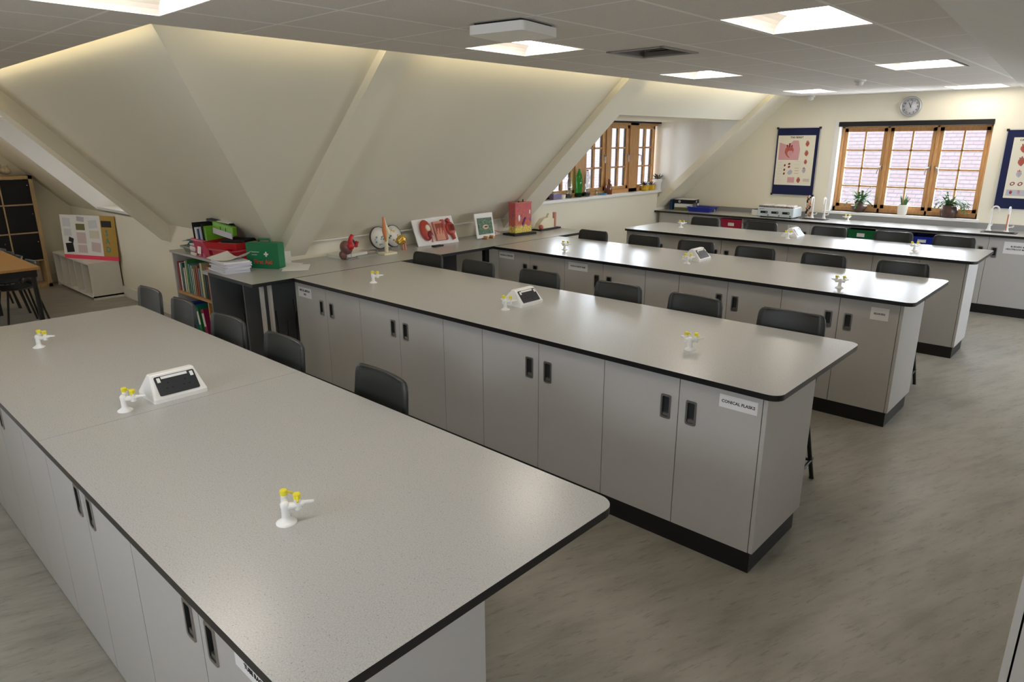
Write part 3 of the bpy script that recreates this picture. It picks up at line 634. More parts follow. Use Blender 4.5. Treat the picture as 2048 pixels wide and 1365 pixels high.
def make_socket(label):
    t = thing('socket_block', label, 'socket', (0, 0, 0), 0, 'socket blocks on the benches')
    mb = MB(); ri = [(.088, .108, 0), (.088, .108, .016), (.020, .090, .098), (.014, .086, .101)]
    vs = []; fs = []
    for (a, b, z) in ri:
        r = rrect(-a, a, -b, b, min(.010, a*.5), 3); n = len(r); vs += [(x, y, z) for x, y in r]
    for i in range(len(ri)-1): fs += [(i*n+k, i*n+(k+1) % n, (i+1)*n+(k+1) % n, (i+1)*n+k) for k in range(n)]
    mb.add(vs, fs+[list(range(n))[::-1], list(range((len(ri)-1)*n, len(ri)*n))]); mb.build('housing', M['white'], t)
    ang = math.atan2(.082, .068)
    for s in (1, -1):
        T = Tm(s*.054, 0, .057) @ (Matrix.Rotation(0 if s > 0 else math.pi, 4, 'Z')) @ Matrix.Rotation(math.radians(90)-math.atan2(.068, .082)+math.radians(0), 4, 'Y')
        # local frame: x down the slope, y along the block, z outwards
        p = MB(T).prism(rrect(-.044, .042, -.080, .080, .006, 3), .0005, .004)
        for cy in (-.034, .034):
            p.m = 1; p.box(.004+(-.016), .004-.009, cy-.0025, cy+.0025, .004, .0044); p.box(.012, .0145+.0015, cy-.014, cy-.008, .004, .0044); p.box(.012, .0145+.0015, cy+.008, cy+.014, .004, .0044)
        pl = p.build('socket_plate', [M['plate'], M['black']], t)
        for cy in (-.066, .066): MB(T).box(-.036, -.016, cy-.006, cy+.006, .004, .008).build('switch', M['white'], pl)
        MB(T).box(-.041, -.030, -.054, .050, .004, .005).build('label_strip', M['paper'], pl)
    return t
sp = None
for b, (x, y) in enumerate([(-2.862, .995), (-2.868, 3.20), (-2.85, 5.49), (-2.79, 7.55)]):
    lb = 'white sloping double socket block in the middle of the %s' % BEN[b]
    if sp is None: sp = make_socket(lb); sp.location = (x, y, ZT)
    else: dup(sp, (x, y, ZT), None, lb)
#PART2
# ---------------------------------------------------------------- back counter
t = thing('back_counter', 'long grey worktop along the clock wall under the back window', 'worktop', (0, 0, 0))
yf = 9.138
MB().prism([(XA+.002, yf), (XR-.01, yf), (XR-.01, YB-.002), (XA+.002, YB-.002)], ZT-TH, ZT, 'z', 0, 1).build('top', [M['top'], M['edge']], t)
struct('trim_17', MB().box(XA+.002, XR-.01, YB-.022, YB-.002, ZT+.001, ZT+.065), colm('grey_upstand', (.27, .265, .26), .4))
yc = 9.195
cabinet('d', -5.44, -4.455, yc, 'grey double-door cupboard at the far left end of the back counter', depth=.5, endleft=True)
cabinet('d', -3.63, -2.745, yc, 'grey double-door cupboard under the left sink of the back counter', depth=.5, labels=((-3.42, .80, .12, .06, ['SINK ITEMS'], .014), None))
cabinet('d', -1.725, -.735, yc, 'grey cupboard marked BURNERS at the right end of the back counter', depth=.5, labels=(None, (-.96, .765, .25, .13, ['BURNERS &', 'HEATPROOF MATS'], .024)))
cabinet('d', -.735, .25, yc, 'grey double-door cupboard of the back counter, outside the photo on the right', depth=.5)
def traybay(xs, lab):
    x0, x1 = xs[0], xs[-1]; cx = (x0+x1)/2; t = thing('tray_cupboard', lab, 'cabinet', (cx, yc, 0)); mb = MB()
    for x in xs: mb.box(x-cx-.009, x-cx+.009, 0, .5, .105, ZT-TH-.001)
    mb.box(x0-cx, x1-cx, .49, .5, .105, ZT-TH-.001).box(x0-cx, x1-cx, 0, .5, .105, .12).box(x0-cx, x1-cx, 0, .5, ZT-TH-.015, ZT-TH-.001)
    mb.build('carcass', M['door'], t); MB().box(x0-cx, x1-cx, .004, .46, 0, .103).build('plinth', M['plinth'], t)
    rn = MB()
    for a, b in zip(xs, xs[1:]):
        for z in (.28, .44, .60, .705): rn.box(a-cx+.009, a-cx+.02, .01, .48, z, z+.008).box(b-cx-.02, b-cx-.009, .01, .48, z, z+.008)
    rn.build('runners', M['offwhite'], t)
traybay([-4.455, -4.115, -3.63], 'open tray cupboard left of the water bath with a red tray showing')
traybay([-2.745, -2.392, -2.055, -1.725], 'open three-bay tray cupboard under the back window')
def tray(x0, x1, z, h, m, lab, front=True):
    cx = (x0+x1)/2; w = (x1-x0)/2-.012; t = thing('storage_tray', lab, 'tray', (cx, yc+.012, z), 0, 'storage trays under the back counter')
    k = .018
    MB().box(-w+k, w-k, .01, .40, 0, .004).add([(-w, 0, h), (w, 0, h), (w-k, .012, 0), (-w+k, .012, 0), (-w, .42, h), (w, .42, h), (w-k, .41, 0), (-w+k, .41, 0)], [(0, 3, 2, 1), (4, 5, 6, 7), (0, 4, 7, 3), (1, 2, 6, 5)]).build('body', m, t)
    MB().box(-w-.009, w+.009, -.012, .0, h-.018, h).box(-w-.009, -w+.002, 0, .42, h-.008, h).box(w-.002, w+.009, 0, .42, h-.008, h).box(-.06, .06, -.02, -.008, h-.03, h-.018).build('rim', m, t)
    MB().box(-.045, .045, -.006, -.003, h*.25, h*.25+.045).build('label_card', M['paper'], t)
    if h > .1: MB().box(-w+.03, w-.03, .05, .38, .02, h*.8).build('contents', colm('dark_contents', (.05, .05, .05), .7), t)
grn = colm('green_tray', (.012, .16, .05), .35); gry = colm('grey_tray', (.10, .11, .11), .4)
tray(-4.455, -4.115, .72, .125, crim, 'red storage tray in the open cupboard left of the water bath'); tray(-4.115, -3.63, .72, .10, gry, 'dark grey storage tray directly right of the red tray')
tray(-2.745, -2.392, .72, .115, grn, 'green storage tray under the left half of the back window'); tray(-2.392, -2.055, .72, .07, gry, 'dark storage tray between the green and the blue tray'); tray(-2.055, -1.725, .72, .09, bluep, 'blue storage tray under the right end of the back window')
# sinks and swan-neck taps
for (x, y, lb) in [(-3.24, 9.45, 'small black drip sink beside the water bath'), (-1.18, 9.40, 'small black drip sink at the right end of the back counter')]:
    t = thing('drip_sink', lb, 'sink', (x, y, ZT)); MB().prism(rrect(-.17, .17, -.09, .09, .02), 0, .003).build('rim', M['blackmetal'], t); MB().prism(rrect(-.14, .14, -.065, .065, .02), .003, .0045).build('basin', M['gap'], t)
def swan(x, y, rz, lab, tube=False):
    t = thing('swan_neck_tap', lab, 'tap', (x, y, ZT), rz, 'swan neck taps on the back counter')
    MB().lathe([(.028, 0), (.028, .008), (.018, .02), (.014, .06), (.012, .07)]).build('base', M['white'], t)
    h = .245; p = [(0, 0, .06), (0, 0, h)]+[(0, -.035+.035*math.cos(a), h+.035*math.sin(a)) for a in [math.pi*k/8 for k in range(1, 9)]]+[(0, -.07, h-.02)]
    MB().tube(p, [.0095]*(len(p)-1)+[.008], 10).cyl((0, -.07, h-.045), (0, -.07, h-.015), .0065, .010, 10).build('spout', M['white'], t)
    MB().cyl((0, .0, .045), (.05, .0, .06), .007, .006).cyl((.048, 0, .05), (.058, 0, .075), .006, .009, 8).build('lever', M['white'], t)
    if tube: MB().tube([(0, -.07, h-.04), (0, -.072, .12), (0, -.07, .02)], .007, 8).build('hose', colm('copper_hose', (.50, .20, .08), .4), t)
swan(-3.31, 9.56, 0, 'white swan-neck tap nearest the water bath'); swan(-3.155, 9.56, 0, 'white swan-neck tap left of the back window reveal')
swan(-1.30, 9.53, 1.3, 'white swan-neck tap under the right-hand notice board, left one of two'); swan(-1.13, 9.53, 0, 'white swan-neck tap with an orange hose hanging from its spout', True)
# water bath
t = thing('water_bath', 'pale blue-grey bench water bath with three displays on the back counter', 'laboratory device', (-3.69, 9.24, ZT))
MB().box(-.245, .245, 0, .30, .018, .135).build('body', palebl, t, bevel=.006)
for x in (-.2, .2):
    for y in (.03, .27): MB().cyl((x, y, 0), (x, y, .018), .012).build('foot', M['black'], t)
for x in (-.15, 0, .15): d = MB().box(x-.05, x+.045, -.004, 0, .058, .088).build('display', M['black'], t); MB().cyl((x+.058, -.008, .035), (x+.058, 0, .035), .007).build('knob', M['black'], t); MB().box(x+.025, x+.036, -.006, -.004, .066, .08).build('button', palebl, d)
mb = MB()
for i in range(17): mb.box(-.235+i*.028, -.235+i*.028+.014, .01, .05, .135, .158)
mb.build('rack', colm('rack_grey', (.22, .17, .14), .5), t); MB().box(-.235, .235, .06, .28, .135, .15).build('lid', M['white'], t)
MB().tube([(-.215, -.002, .112), (-.19, -.002, .122), (-.17, -.002, .118), (-.15, -.002, .121)], .002, 5).build('logo', bluep, t)
for x in (-.17, -.01, .14): MB().box(x-.055, x+.055, .14, .26, .15, .165).build('lid_handle', M['white'], t)
t = thing('balance', 'small white box with a dark pad standing left of the water bath', 'laboratory device', (-4.02, 9.50, ZT))
MB().box(-.07, .07, -.1, .1, 0, .08).build('body', M['white'], t, bevel=.01); MB().box(-.05, .05, -.085, .06, .08, .086).build('pad', M['black'], t, bevel=.003)
t = thing('molecule_model', 'tall model of orange and dark beads standing behind the left sink', 'model', (-3.385, 9.60, ZT))
MB().lathe([(.03, 0), (.03, .01), (.006, .016), (.005, .30), (.0, .30)]).build('stand', M['offwhite'], t)
for j, (m, nm) in enumerate(((orange, 'orange_bead'), (M['black'], 'dark_bead'), (tan, 'tan_bead'))):
    mb = MB()
    for k in range(12): a = k*.9+j*2.1; mb.ball((.022*math.cos(a), .022*math.sin(a), .04+k*.021), .0125, n=5)
    mb.build(nm, m, t)
# carton, folders, glassware tray
t = thing('paper_carton', 'white carton with a black band and round emblems in the back left corner', 'box', (-5.16, 9.50, ZT), .12)
MB().box(-.15, .15, -.11, .11, 0, .165).build('body', M['paper'], t, bevel=.002); MB().box(-.1505, .1505, -.1105, .1105, .10, .16).build('band', M['black'], t)
MB().box(-.1505, .1505, -.1105, .1105, 0, .045).build('printed_base', colm('olive_print', (.16, .15, .05), .7), t)
for T in (Tm(-.07, -.112, .132), Tm(.152, 0, .132, rz=math.pi/2)):
    mb = MB(T); o = [(.018*math.cos(a), -.0005, .018*math.sin(a)) for a in [2*math.pi*k/20 for k in range(20)]]; i_ = [(.013*math.cos(a), -.0005, .013*math.sin(a)) for a in [2*math.pi*k/20 for k in range(20)]]
    mb.add(o+i_, [(k, (k+1) % 20, (k+1) % 20+20, k+20) for k in range(20)]); mb.T = T @ Tm(0, -.0006, 0); mb.text('hp', .020); mb.build('emblem', M['paper'], t)
t = tag(MB().box(-.02, .02, -.12, .12, 0, .15).build('folder', colm('dark_blue_folder', (.01, .05, .14), .5), loc=(-5.37, 9.52, ZT), bevel=.003), 'dark blue folder standing at the left side of the white carton', 'folder')
t = thing('glassware_tray', 'blue tray full of clear glassware in front of the white carton', 'tray', (-4.86, 9.43, ZT), -.05)
w, l = .185, .12
MB().box(-w+.02, w-.02, -l+.02, l-.02, 0, .004).add([(-w, -l, .07), (w, -l, .07), (w, l, .07), (-w, l, .07), (-w+.02, -l+.02, 0), (w-.02, -l+.02, 0), (w-.02, l-.02, 0), (-w+.02, l-.02, 0)], [(0, 1, 5, 4), (1, 2, 6, 5), (2, 3, 7, 6), (3, 0, 4, 7)]).build('body', bluep, t)
MB().box(-w-.01, w+.01, -l-.01, -l+.002, .062, .07).box(-w-.01, w+.01, l-.002, l+.01, .062, .07).box(-w-.01, -w+.002, -l, l, .062, .07).box(w-.002, w+.01, -l, l, .062, .07).build('rim', bluep, t)
bk = MB().lathe([(.035, .004), (.035, .11), (.038, .113), (.034, .113), (.033, .008)]).build('beaker', M['clear'], loc=(-4.97, 9.40, ZT+.002)); tag(bk, 'clear beaker standing at the left in the blue glassware tray', 'beaker')
for i in range(6):
    x, y = -4.88+.045*i, 9.40+.03*(i % 2)
    bk = MB().lathe([(.018, .004), (.018, .055), (.020, .057), (.016, .057), (.016, .008)], n=12).build('glass_tube', M['clear'], loc=(x, y, ZT+.002), rot=(0, .3*(-1)**i, 0)); tag(bk, 'small clear glass tube in the blue glassware tray', 'glassware', 'glass tubes in the blue tray')
# ---------------------------------------------------------------- notice boards and clock
def board(cx, w, z0, z1, lab):
    t = thing('notice_board', lab, 'notice board', (cx, YB-.002, z0))
    h = z1-z0
    MB().box(-w/2, w/2, -.016, 0, 0, h).build('felt', navy, t); f = .010
    MB().box(-w/2-f, w/2+f, -.02, 0, -f, 0).box(-w/2-f, w/2+f, -.02, 0, h, h+f).box(-w/2-f, -w/2, -.02, 0, 0, h).box(w/2, w/2+f, -.02, 0, 0, h).build('frame', alu, t)
    mb = MB()
    for x in (-1, 1):
        for z in (0, 1): mb.box(x*(w/2+.001)-.014, x*(w/2+.001)+.014, -.024, 0, z*h-.014, z*h+.014)
    mb.build('corner_cap', M['black'], t, bevel=.004); return t
def blob(mb, x, z, rx, rz, m, y=-.0012, n=18, seed=0, rough=.12):
    rr = random.Random(seed+int(x*997)+int(z*613)); pts = []
    for k in range(n):
        a = 2*math.pi*k/n; q = 1+rough*math.sin(2*a+rr.random()*.6)+rr.uniform(-rough, rough)*.5
        pts.append((x+rx*q*math.cos(a), y, z+rz*q*math.sin(a)))
    mb.poly(pts, m)
def vessel(mb, x, z, s, m, y=-.0016):
    for dx, ln, w in ((-.25, .55, .12), (0, .75, .14), (.25, .5, .11)):
        mb.add([(x+s*(dx-w), y, z), (x+s*(dx+w), y, z), (x+s*(dx*1.3+w*.8), y, z+s*ln), (x+s*(dx*1.3-w*.8), y, z+s*ln)], [(0, 1, 2, 3)], m)
def heart(mb, x, z, s, m1, m2, lvl=0):
    y = -.0014-lvl; vessel(mb, x, z+s*.35, s, m2, y-.0002)
    pts = [(x+s*a, y-.0004, z+s*b) for a, b in [(-.55, .35), (-.3, .62), (.05, .55), (.4, .62), (.62, .25), (.55, -.2), (.2, -.75), (.05, -.85), (-.3, -.6), (-.6, -.15)]]
    mb.poly(pts[::-1], m1)
    for k in range(3): a = -.2+k*.25; mb.add([(x+s*a, y-.0007, z+s*.4), (x+s*(a+.05), y-.0007, z+s*.4), (x+s*(a*.6+.1), y-.0007, z-s*.5), (x+s*(a*.6+.07), y-.0007, z-s*.5)], [(0, 3, 2, 1)], m2)
b1 = board(-3.677, .565, 1.185, 2.073, 'blue felt notice board with the heart poster, left of the back window')
pmats = [cream, M['ink'], pink, heartp, greyp, dred, tan]
def poster_base(w, h): return MB().box(-w/2, w/2, -.001, 0, 0, h)
t = thing('poster', 'cream anatomy poster headed THE HEART pinned on the left blue board', 'poster', (-3.688, YB-.0195, 1.315))
pw, ph = .505, .662; poster_base(pw, ph).build('sheet', cream, t)
mb = MB(Tm(0, -.002, ph-.027)); mb.text('THE HEART', .034); mb.build('title', M['ink'], t)
mb = MB(); X = lambda u: (u-.5)*pw; Z = lambda v: (1-v)*ph
# coordinates u,v measured on the sheet, 0..1 from its upper left
mb.add([(X(.05), -.0012, Z(.49)), (X(.60), -.0012, Z(.49)), (X(.62), -.0012, Z(.28)), (X(.56), -.0012, Z(.10)), (X(.42), -.0012, Z(.10)), (X(.30), -.0012, Z(.2)), (X(.05), -.0012, Z(.14))], [range(7)], 2)
heart(mb, X(.33), Z(.32), .10, 3, 5, .0005); heart(mb, X(.36), Z(.36), .06, 2, 3, .0016)
for i, (v, s) in enumerate(((.17, .042), (.36, .042), (.53, .034))): heart(mb, X(.80), Z(v), s, 3, 5)
heart(mb, X(.78), Z(.70), .042, 4, 5); heart(mb, X(.66), Z(.90), .042, 3, 5)
for v in (.60, .69, .77): blob(mb, X(.25), Z(v), .012, .017, 5)
for v in (.57, .63): blob(mb, X(.37), Z(v), .016, .014, 5)
blob(mb, X(.41), Z(.74), .032, .034, 4)
for v in (.66, .71, .76): mb.box(X(.53), X(.64), -.0016, -.0012, Z(v), Z(v)+.004, 3)
mb.box(X(.36), X(.55), -.0016, -.0012, Z(.95), Z(.84), 2); mb.box(X(.78), X(.95), -.0016, -.0012, Z(.92), Z(.86), 6)
for v in (.54, .60, .66, .72, .78, .84, .90): mb.box(X(.06), X(.17), -.0014, -.0012, Z(v), Z(v)+.002, 4); mb.box(X(.68)if v > .8 else X(.52), X(.74) if v > .8 else X(.66), -.0014, -.0012, Z(v-.02), Z(v-.02)+.002, 4)
mb.build('pictures', pmats, t)
b2 = board(-1.02, .60, 1.145, 2.015, 'blue felt notice board at the right edge of the photo')
t = thing('poster', 'cream poster of hearts headed CARDIAC on the right-hand blue board', 'poster', (-1.005, YB-.0195, 1.265))
pw, ph = .49, .67; X = lambda u: (u-.5)*pw; Z = lambda v: (1-v)*ph; poster_base(pw, ph).build('sheet', cream, t)
mb = MB(Tm(0, -.002, ph-.03)); mb.text('CARDIOVASCULAR DISEASE', .030); mb.build('title', M['ink'], t)
mb = MB()
for u in (.22, .55, .84):
    heart(mb, X(u), Z(.18), .055, 3, 5); heart(mb, X(u), Z(.40), .055, 3 if u < .5 else 2, 5); heart(mb, X(u), Z(.60), .045, 4, 3)
for k in range(6): u = .13+k*.15; blob(mb, X(u), Z(.76), .022, .022, 5); blob(mb, X(u), Z(.76), .012, .012, 0, -.0016)
mb.box(X(.04), X(.96), -.0013, -.0011, Z(.96), Z(.86), 4)
for k in range(6): u = .13+k*.15; heart(mb, X(u), Z(.905), .024, 2 if k % 2 else 5, 3)
mb.build('pictures', pmats, t)
t = thing('wall_clock', 'round wall clock with a grey rim above the back window', 'clock', (-2.352, YB, 2.303))
mb = MB(Matrix.Rotation(math.pi/2, 4, 'X')); mb.lathe([(.118, 0), (.118, .03), (.112, .04), (.100, .036), (.098, .026), (.098, 0)], n=40); mb.build('rim', alu, t)
mb = MB(Matrix.Rotation(math.pi/2, 4, 'X')); mb.lathe([(.098, .0), (.098, .024), (0, .0241)], n=36); mb.build('dial', colm('dial_white', (.62, .62, .64), .4), t)
mb = MB()
for k in range(12): a = math.radians(30*(k+1)); q = MB(); mb.T = Tm(.076*math.sin(a), -.0255, .076*math.cos(a)); mb.text(str(k+1), .024)
mb.build('numerals', M['ink'], t)
for ang, ln, w, nm in ((-28, .052, .005, 'hour_hand'), (14, .074, .003, 'minute_hand')):
    a = math.radians(ang); d = (math.sin(a), math.cos(a)); MB().tube([(-d[0]*.012, -.028, -d[1]*.012), (d[0]*ln, -.028, d[1]*ln)], w*.7, 6).build(nm, M['ink'], t)
# ---------------------------------------------------------------- plants
def leafchain(mb, p, d, n, seg, w, droop, rr, m=0):
    p = Vector(p); d = Vector(d).normalized()
    for i in range(n):
        side = d.cross(Vector((0, 0, 1)));
        if side.length < .05: side = Vector((1, 0, 0))
        side.normalize(); up = side.cross(d).normalized(); q = p+d*seg; ww = w*(1 if i < n-1 else .8)
        vs = [p, p+d*seg*.35+side*ww/2, p+d*seg*.85+side*ww/2*.8, q, p+d*seg*.85-side*ww/2*.8, p+d*seg*.35-side*ww/2, p+d*seg*.5+up*.003]
        mb.add(vs, [(0, 1, 6), (1, 2, 6), (2, 3, 6), (3, 4, 6), (4, 5, 6), (5, 0, 6)], m, True)
        p = q; d = (d+Vector((rr.uniform(-.15, .15), rr.uniform(-.15, .15), -droop))).normalized()
def potplant(name, loc, pot, potm, lab, kind, sz=1, cat='plant'):
    t = thing(name, lab, cat, loc); rr = random.Random(int(abs(loc[0])*1000)); s = sz
    MB().lathe([(r*s, z*s) for r, z in pot], n=24).build('pot', potm, t)
    top = max(z for r, z in pot)*s; rim = [r for r, z in pot if z == max(z for r, z in pot)][0]*s
    MB().lathe([(rim*.9, top-.012), (0, top-.010)]).build('soil', soil, t)
    mb = MB()
    if kind == 'cactus':
        for k in range(46):
            a = rr.uniform(0, 2*math.pi); e = rr.uniform(.25, 1.3); leafchain(mb, (rim*.4*math.cos(a), rim*.4*math.sin(a), top-.01), (math.cos(a)*math.cos(e), math.sin(a)*math.cos(e), math.sin(e)), rr.randint(4, 6), .040*s, .034*s, rr.uniform(.18, .36), rr)
    elif kind == 'trail':
        for k in range(50):
            a = rr.uniform(0, 2*math.pi); e = rr.uniform(.5, 1.35); leafchain(mb, (rim*.4*math.cos(a), rim*.4*math.sin(a), top-.01), (math.cos(a)*math.cos(e)+.25, math.sin(a)*math.cos(e), math.sin(e)), rr.randint(5, 7), .036*s, .028*s, rr.uniform(.25, .5), rr)
    elif kind == 'aloe':
        for k in range(9):
            a = rr.uniform(0, 2*math.pi); e = rr.uniform(1.1, 1.5); d = Vector((math.cos(a)*math.cos(e), math.sin(a)*math.cos(e), math.sin(e))); L = rr.uniform(.09, .15)*s
            p0 = Vector((rim*.4*math.cos(a), rim*.4*math.sin(a), top-.01)); b = Vector((0, 0, 1))
            mb.tube([p0, p0+d*L*.5, p0+d*L+Vector((math.cos(a), math.sin(a), 0))*.015], [.009*s, .008*s, .001], 6)
    else:
        for k in range(34):
            a = rr.uniform(0, 2*math.pi); e = rr.uniform(.1, 1.4); leafchain(mb, (rim*.4*math.cos(a), rim*.4*math.sin(a), top-.008), (math.cos(a)*math.cos(e), math.sin(a)*math.cos(e), math.sin(e)), 3, .022*s, .020*s, .3, rr)
    mb.v = [(x, (y*.42 if y > 0 else y*.8) if kind in ('cactus', 'trail') else y, z) for x, y, z in mb.v]
    mb.build('leaves', leafd if kind == 'dark' else leaf, t)
    return t
SZ = 1.0
p1 = [(.045, 0), (.062, .01), (.085, .05), (.097, .085), (.093, .088), (.09, .08), (.055, .08), (.058, .115), (.063, .135)]
potplant('potted_cactus', (-2.79, YB+.015, SZ), p1, terr, 'bushy green cactus in a brown bowl, left on the back window sill', 'cactus', 1.0)
potplant('potted_aloe', (-2.275, YB+.02, SZ), [(.045, 0), (.052, .01), (.058, .105), (.062, .125), (.058, .125)], M['offwhite'], 'small aloe in a white pot in the middle of the back window sill', 'aloe', 1)
potplant('potted_cactus', (-1.765, YB+.012, SZ), [(.055, 0), (.082, .02), (.098, .07), (.085, .12), (.072, .145), (.075, .15)], terr, 'trailing green cactus in a round brown pot, right on the back window sill', 'trail', 1.0)
# ---------------------------------------------------------------- side window sill
zs = 1.205; xs = -5.53
def pet(y, h, m, capm, lab, cut=None, fill=True, x=xs):
    t = thing('plastic_bottle', lab, 'bottle', (x, y, zs)); r = .045
    MB().lathe([(.03, 0), (.042, .008), (r, .03), (r*.95, h*.30), (r, h*.45), (r, h*.62), (r*.75, h*.78), (.015, h*.93), (.014, h*.97)], n=20).build('body', m, t)
    if capm: MB().cyl((0, 0, h*.955), (0, 0, h), .016, n=12).build('cap', capm, t)
    if fill: MB().lathe([(.028, .002), (.040, .010), (.042, .05), (0, .052)]).build('soil', soil, t)
    return t
pet(7.07, .27, M['clear'], None, 'clear cut bottle with soil in its base, half hidden by the roof beam')
pet(7.28, .36, M['greenpet'], grn, 'green plastic bottle on the side window sill'); pet(7.46, .345, M['clear'], red, 'clear plastic bottle with a red cap beside the green bottle')
bt = thing('amber_bottle', 'brown glass reagent bottle on the side window sill', 'bottle', (xs+.02, 7.93, zs)); MB().lathe([(.046, 0), (.048, .004), (.048, .11), (.040, .135), (.022, .15), (.020, .165)], n=22).build('body', M['amber'], bt); MB().lathe([(.026, .16), (.026, .185), (.015, .19), (.014, .205), (0, .206)], n=16).build('stopper', M['amber'], bt)
bt = thing('measuring_flask', 'small clear plastic cone standing between the clear and amber bottles', 'flask', (xs, 7.68, zs)); MB().lathe([(.035, 0), (.03, .02), (.012, .08), (.010, .13)]).build('body', M['clear'], bt)
bt = thing('blue_dish', 'shallow blue dish on the sill beside the brown bottle', 'dish', (xs+.02, 7.80, zs)); MB().lathe([(.05, 0), (.055, .02), (.05, .02), (.047, .005), (0, .005)]).build('dish', colm('sky_blue_plastic', (.06, .28, .55), .4), bt)
bt = thing('plastic_tub', 'low white tub at the left end of the side window sill', 'tub', (xs, 6.93, zs)); MB().lathe([(.04, 0), (.048, .05), (.045, .05), (.04, .004), (0, .004)]).build('tub', M['white'], bt)
bt = thing('carton', 'small printed carton lying half behind the roof beam on the side sill', 'box', (xs-.02, 6.80, zs)); MB().box(-.05, .05, -.08, .08, 0, .07).build('body', colm('purple_print', (.20, .17, .30), .6), bt)
potplant('potted_plant', (xs+.02, 8.86, zs), [(.05, 0), (.056, .01), (.056, .085), (.053, .085)], ypot, 'drooping dark plant in the left yellow pot on the side sill', 'dark', 1)
potplant('potted_plant', (xs+.02, 9.03, zs), [(.05, 0), (.056, .01), (.056, .085), (.053, .085)], ypot, 'plant in the right yellow pot on the side sill', 'dark', .95)
potplant('potted_plant', (xs+.02, 9.20, zs), [(.038, 0), (.045, .08), (.052, .09), (.052, .12), (.048, .12)], M['white'], 'dark-leaved plant in a white pot at the right end of the side sill', 'dark', 1.35)
# ---------------------------------------------------------------- anatomy models on the side counter
t = tag(MB().prism(rrect(-.10, .10, -.16, .16, .01), 0, .03, 'z', 0, 0).build('white_folder', M['offwhite'], loc=(-5.36, 3.55, ZT), rot=(0, 0, .1)), 'flat off-white box file lying under the red heart model', 'box file')
t = thing('heart_model', 'red and grey anatomical heart model on a wire stand at the left of the models', 'anatomy model', (-5.18, 3.47, ZT))
MB().tube([(-.05, -.05, .003), (.05, -.05, .003), (.05, .05, .003), (-.05, .05, .003), (-.05, -.05, .003)], .003, 6).tube([(0, 0, .003), (0, 0, .07)], .004, 6).build('stand', M['metal'], t)
MB(Tm(rx=.3, ry=-.2)).ball((0, 0, .11), .062, sc=(1, .85, 1.05)).ball((-.02, -.05, .06), .035, sc=(.9, 1, 1.2)).build('ventricles', colm('grey_red_paint', (.18, .08, .07), .35), t)
MB().tube([(0, 0, .15), (.0, .01, .19), (-.01, .03, .205)], [.024, .020, .018], 12).tube([(.0, .05, .10), (.0, .075, .15)], [.012, .016], 10).ball((.03, -.02, .12), .035, n=8).build('arteries', red, t)
MB().tube([(-.04, .02, .14), (-.03, .05, .16), (0, .07, .10)], .012, 8).build('veins', colm('blue_grey_paint', (.07, .07, .10), .4), t)
t = tag(MB().box(-.10, .10, -.14, .14, 0, .006).build('booklet', colm('grey_booklet', (.35, .34, .33), .6), loc=(-5.30, 3.72, ZT), rot=(0, 0, -.15)), 'open grey booklet lying between the heart and knee models', 'booklet')
t = tag(MB().box(-.09, .09, -.11, .11, 0, .005).build('leaflet', tan, loc=(-5.40, 3.72, ZT+.007), rot=(0, 0, .1)), 'orange-edged leaflet lying on the grey booklet', 'leaflet')
t = thing('knee_model', 'knee joint model of bone and red muscle on a cream base', 'anatomy model', (-5.16, 3.86, ZT))
MB().prism(rrect(-.055, .055, -.075, .075, .006), 0, .018).build('base', bone, t)
MB().tube([(0, -.01, .018), (0, -.01, .10), (0, 0, .17), (0, .008, .185)], [.017, .017, .021, .026], 12).tube([(0, .01, .192), (0, .006, .22), (0, -.012, .27), (0, -.03, .345)], [.028, .026, .015, .012], 12).build('bone', bone, t)
MB().tube([(.01, -.02, .12), (.012, -.03, .17), (.014, -.038, .22), (.012, -.036, .28), (.008, -.035, .348)], [.006, .014, .018, .014, .010], 10).build('muscle', orange, t)
for i, (y, lb) in enumerate(((3.93, 'round white plant cell model on a wire easel, left of the knee model'), (4.10, 'round white animal cell model on a wire easel behind the knee model'))):
    t = thing('cell_model', lb, 'cell model', (-5.38, y, ZT), 0, 'cell models on wire easels')
    T = Tm(0, 0, .125, ry=-.22)
    mb = MB(T); mb.T = T @ Matrix.Rotation(math.pi/2, 4, 'Y'); mb.lathe([(.098, -.008), (.098, .008), (0, .0085)], n=28, sx=1.05); mb.build('disc', M['offwhite'], t)
    mb = MB(T @ Matrix.Rotation(math.pi/2, 4, 'Y')); mb.lathe([(.097, -.010), (.102, -.010), (.102, .010), (.097, .010)], n=28, sx=1.05, cap0=False); mb.build('rim', colm('dark_rim', (.06, .04, .03), .5), t)
    mb = MB(T); rr = random.Random(i+5)
    for k in range(9): a = rr.uniform(0, 6.28); q = rr.uniform(.02, .07); mb.ball((.010, q*math.cos(a), q*math.sin(a)), .012, k % 2 if i == 0 else (k % 3), 5, (.4, 1, .8))
    mb.build('organelles', [colm('teal_paint', (.15, .36, .36), .4), colm('soft_blue_paint', (.38, .5, .55), .4)] if i == 0 else [ochre, leaf, gold], t)
    MB().tube([(.03, -.04, 0), (.0, -.04, .05)], .003, 6).tube([(.03, .04, 0), (0, .04, .05)], .003, 6).tube([(-.05, 0, 0), (-.02, 0, .1)], .003, 6).build('easel', M['chrome'], t)
t = thing('ear_model', 'small gold model on two pale legs beside the kidney board', 'anatomy model', (-5.24, 4.12, ZT))
MB(Tm(rx=.4)).ball((0, .01, .105), .052, sc=(.8, 1.1, .9)).tube([(.02, -.03, .10), (.045, 0, .12), (.02, .035, .08)], .014, 8).build('shell', gold, t)
MB().tube([(0, -.012, 0), (0, -.018, .07)], [.012, .009], 8).tube([(0, .018, 0), (0, .010, .07)], [.012, .009], 8).build('stand', flesh, t)
